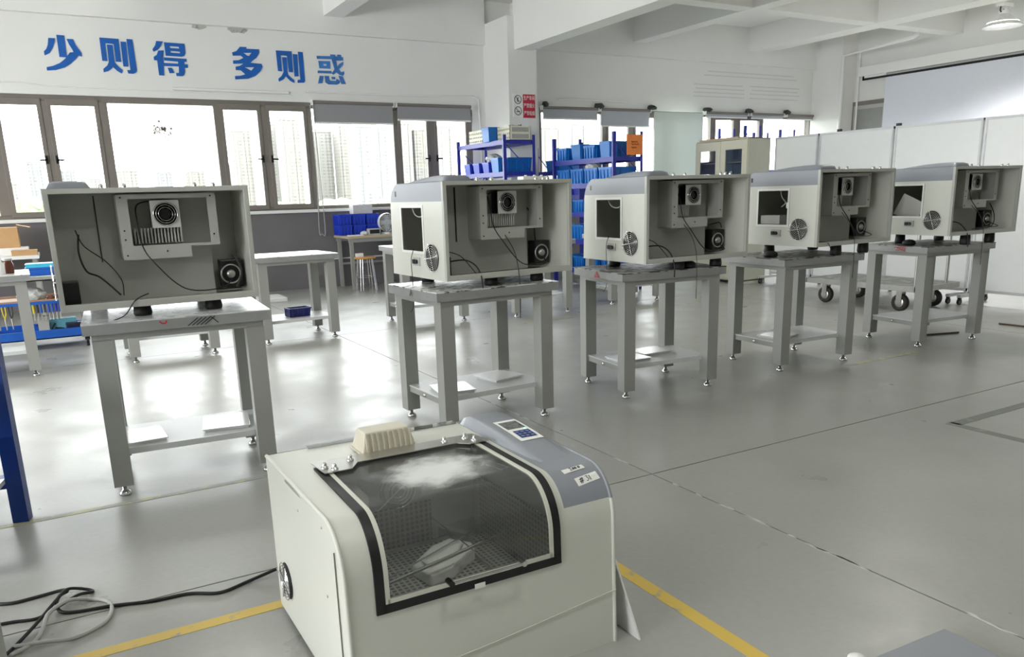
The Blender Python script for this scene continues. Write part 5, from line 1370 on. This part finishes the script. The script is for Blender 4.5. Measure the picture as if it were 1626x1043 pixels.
M_CARD = mat('cardboard', (198, 158, 112), .8, var=.05, scale=8)
cbx = thing('cardboard_box', 'open cardboard box on the desk at the left edge', 'box', (-.58, 11.25, .845))
MB().box(-.2, .2, -.16, .16, 0, .235).build('carton', M_CARD, cbx)
MB().obox((.26, 0, .245), .07, .15, .003, 0, 0, .25).build('flap', M_CARD, cbx); MB().obox((-.26, 0, .245), .07, .15, .003, 0, 0, -.25).build('flap', M_CARD, cbx)
clutter('printer', 'flat white printer under the cardboard box at the left edge', (-.55, 11.2, .76), (.5, .34, .085), M_WHITE, 'printer')
clutter('card_carton', 'flat brown carton on the desk right of the cardboard box', (-.34, 10.95, .76), (.26, .2, .06), M_CARD, 'box')

# hanging tools and posts behind the left bench
tag(MB().lathe([(0, 0), (.05, 0), (.055, .03), (.045, .07), (0, .075)], tuple(onz(10, 540, 0)), 16).build('white_roll', M_WHITE), 'white roll on the floor behind the left bench', 'roll')

# ---------------------------------------------------------------- blue rack in the left foreground
br_ = thing('blue_shelf_stand', 'dark blue steel shelf stand cut off by the left edge', 'rack', (-.29, 3.76, 0), -.22)
for (a_, b_) in ((0, 0), (-1.1, 0), (0, -.55), (-1.1, -.55)):
    MB().box(a_ - .03, a_ + .03, b_ - .03, b_ + .03, 0, 1.5).build('post', M_RACKN, br_)
for z in (.20, .62, 1.1):
    boxes('beam', M_RACKN, br_, (-1.1, -.03, -.03, .03, z - .045, z), (-1.1, -.03, -.58, -.52, z - .045, z))
    MB().box(-1.1, -.03, -.52, -.03, z - .02, z).build('shelf', M_WHITEG, br_)
put_bin(BIN_C, (-.60, 3.57, .20), -.22, 'blue bin on the low shelf of the blue stand at the left edge', 'bins on the blue stand')

# ---------------------------------------------------------------- high-bay lamps under the beams
M_LAMPG = mat('lamp_glow', (255, 252, 244), .5, emit=18.0)
M_REFL = mat('lamp_reflector', (226, 226, 224), .3, metal=.2)
def lamp(x, y, zb, label):
    t = thing('high_bay_lamp', label, 'lamp', (x, y, zb), 0, 'high-bay lamps under the beams')
    MB().box(-.12, .12, -.06, .06, -.05, 0).build('mount', M_WHITE, t)
    MB().cyl((.03, 0, -.05), (.03, 0, -.12), .05, 14).cyl((.0, 0, -.1), (.0, 0, -.16), .075, 16).build('neck', M_REFL, t)
    MB().lathe([(.075, -.15), (.10, -.17), (.26, -.31), (.275, -.325), (.27, -.325), (.09, -.175), (.0, -.165)], (0, 0, 0), 28).build('reflector', M_REFL, t)
    MB().lathe([(0, -.30), (.1, -.295), (.2, -.27), (.21, -.262), (0, -.262)], (0, 0, 0), 24).build('diffuser', M_LAMPG, t)
    MB().tube(bez([(-.1, 0, -.05), (-.1, 0, -.11), (-.05, 0, -.12), (0, 0, -.07)], 6), .01, 6).build('cord', M_CABLE, t)
    l = bpy.data.lights.new('lamp_light', 'SPOT'); l.energy = LAMP_W * (4.5 if x > 9 else .4); l.spot_size = math.radians(150); l.spot_blend = .6; l.shadow_soft_size = .2; l.color = (1.0, .985, .95)
    o = bpy.data.objects.new('lamp_light', l); COL.objects.link(o); o.parent = t; o.location = (0, 0, -.34)
lamp(12.62, 7.25, 3.82, 'lit high-bay lamp under the ceiling beam at the upper right')
for k, (x, y) in enumerate(((12.3, 1.2), (6.57, 4.2), (1.1, 6.4), (1.1, .6), (-3.6, 3.5))):  # unseen repeats of the visible lamp, added to brighten the room
    lamp(x, y, 3.42 if x == 6.57 else 3.82, 'added high-bay lamp outside the picture, %s' % ['near the right wall', 'over the middle benches', 'over the back benches at the left', 'above the glass-lidded incubator', 'near the left wall'][k])
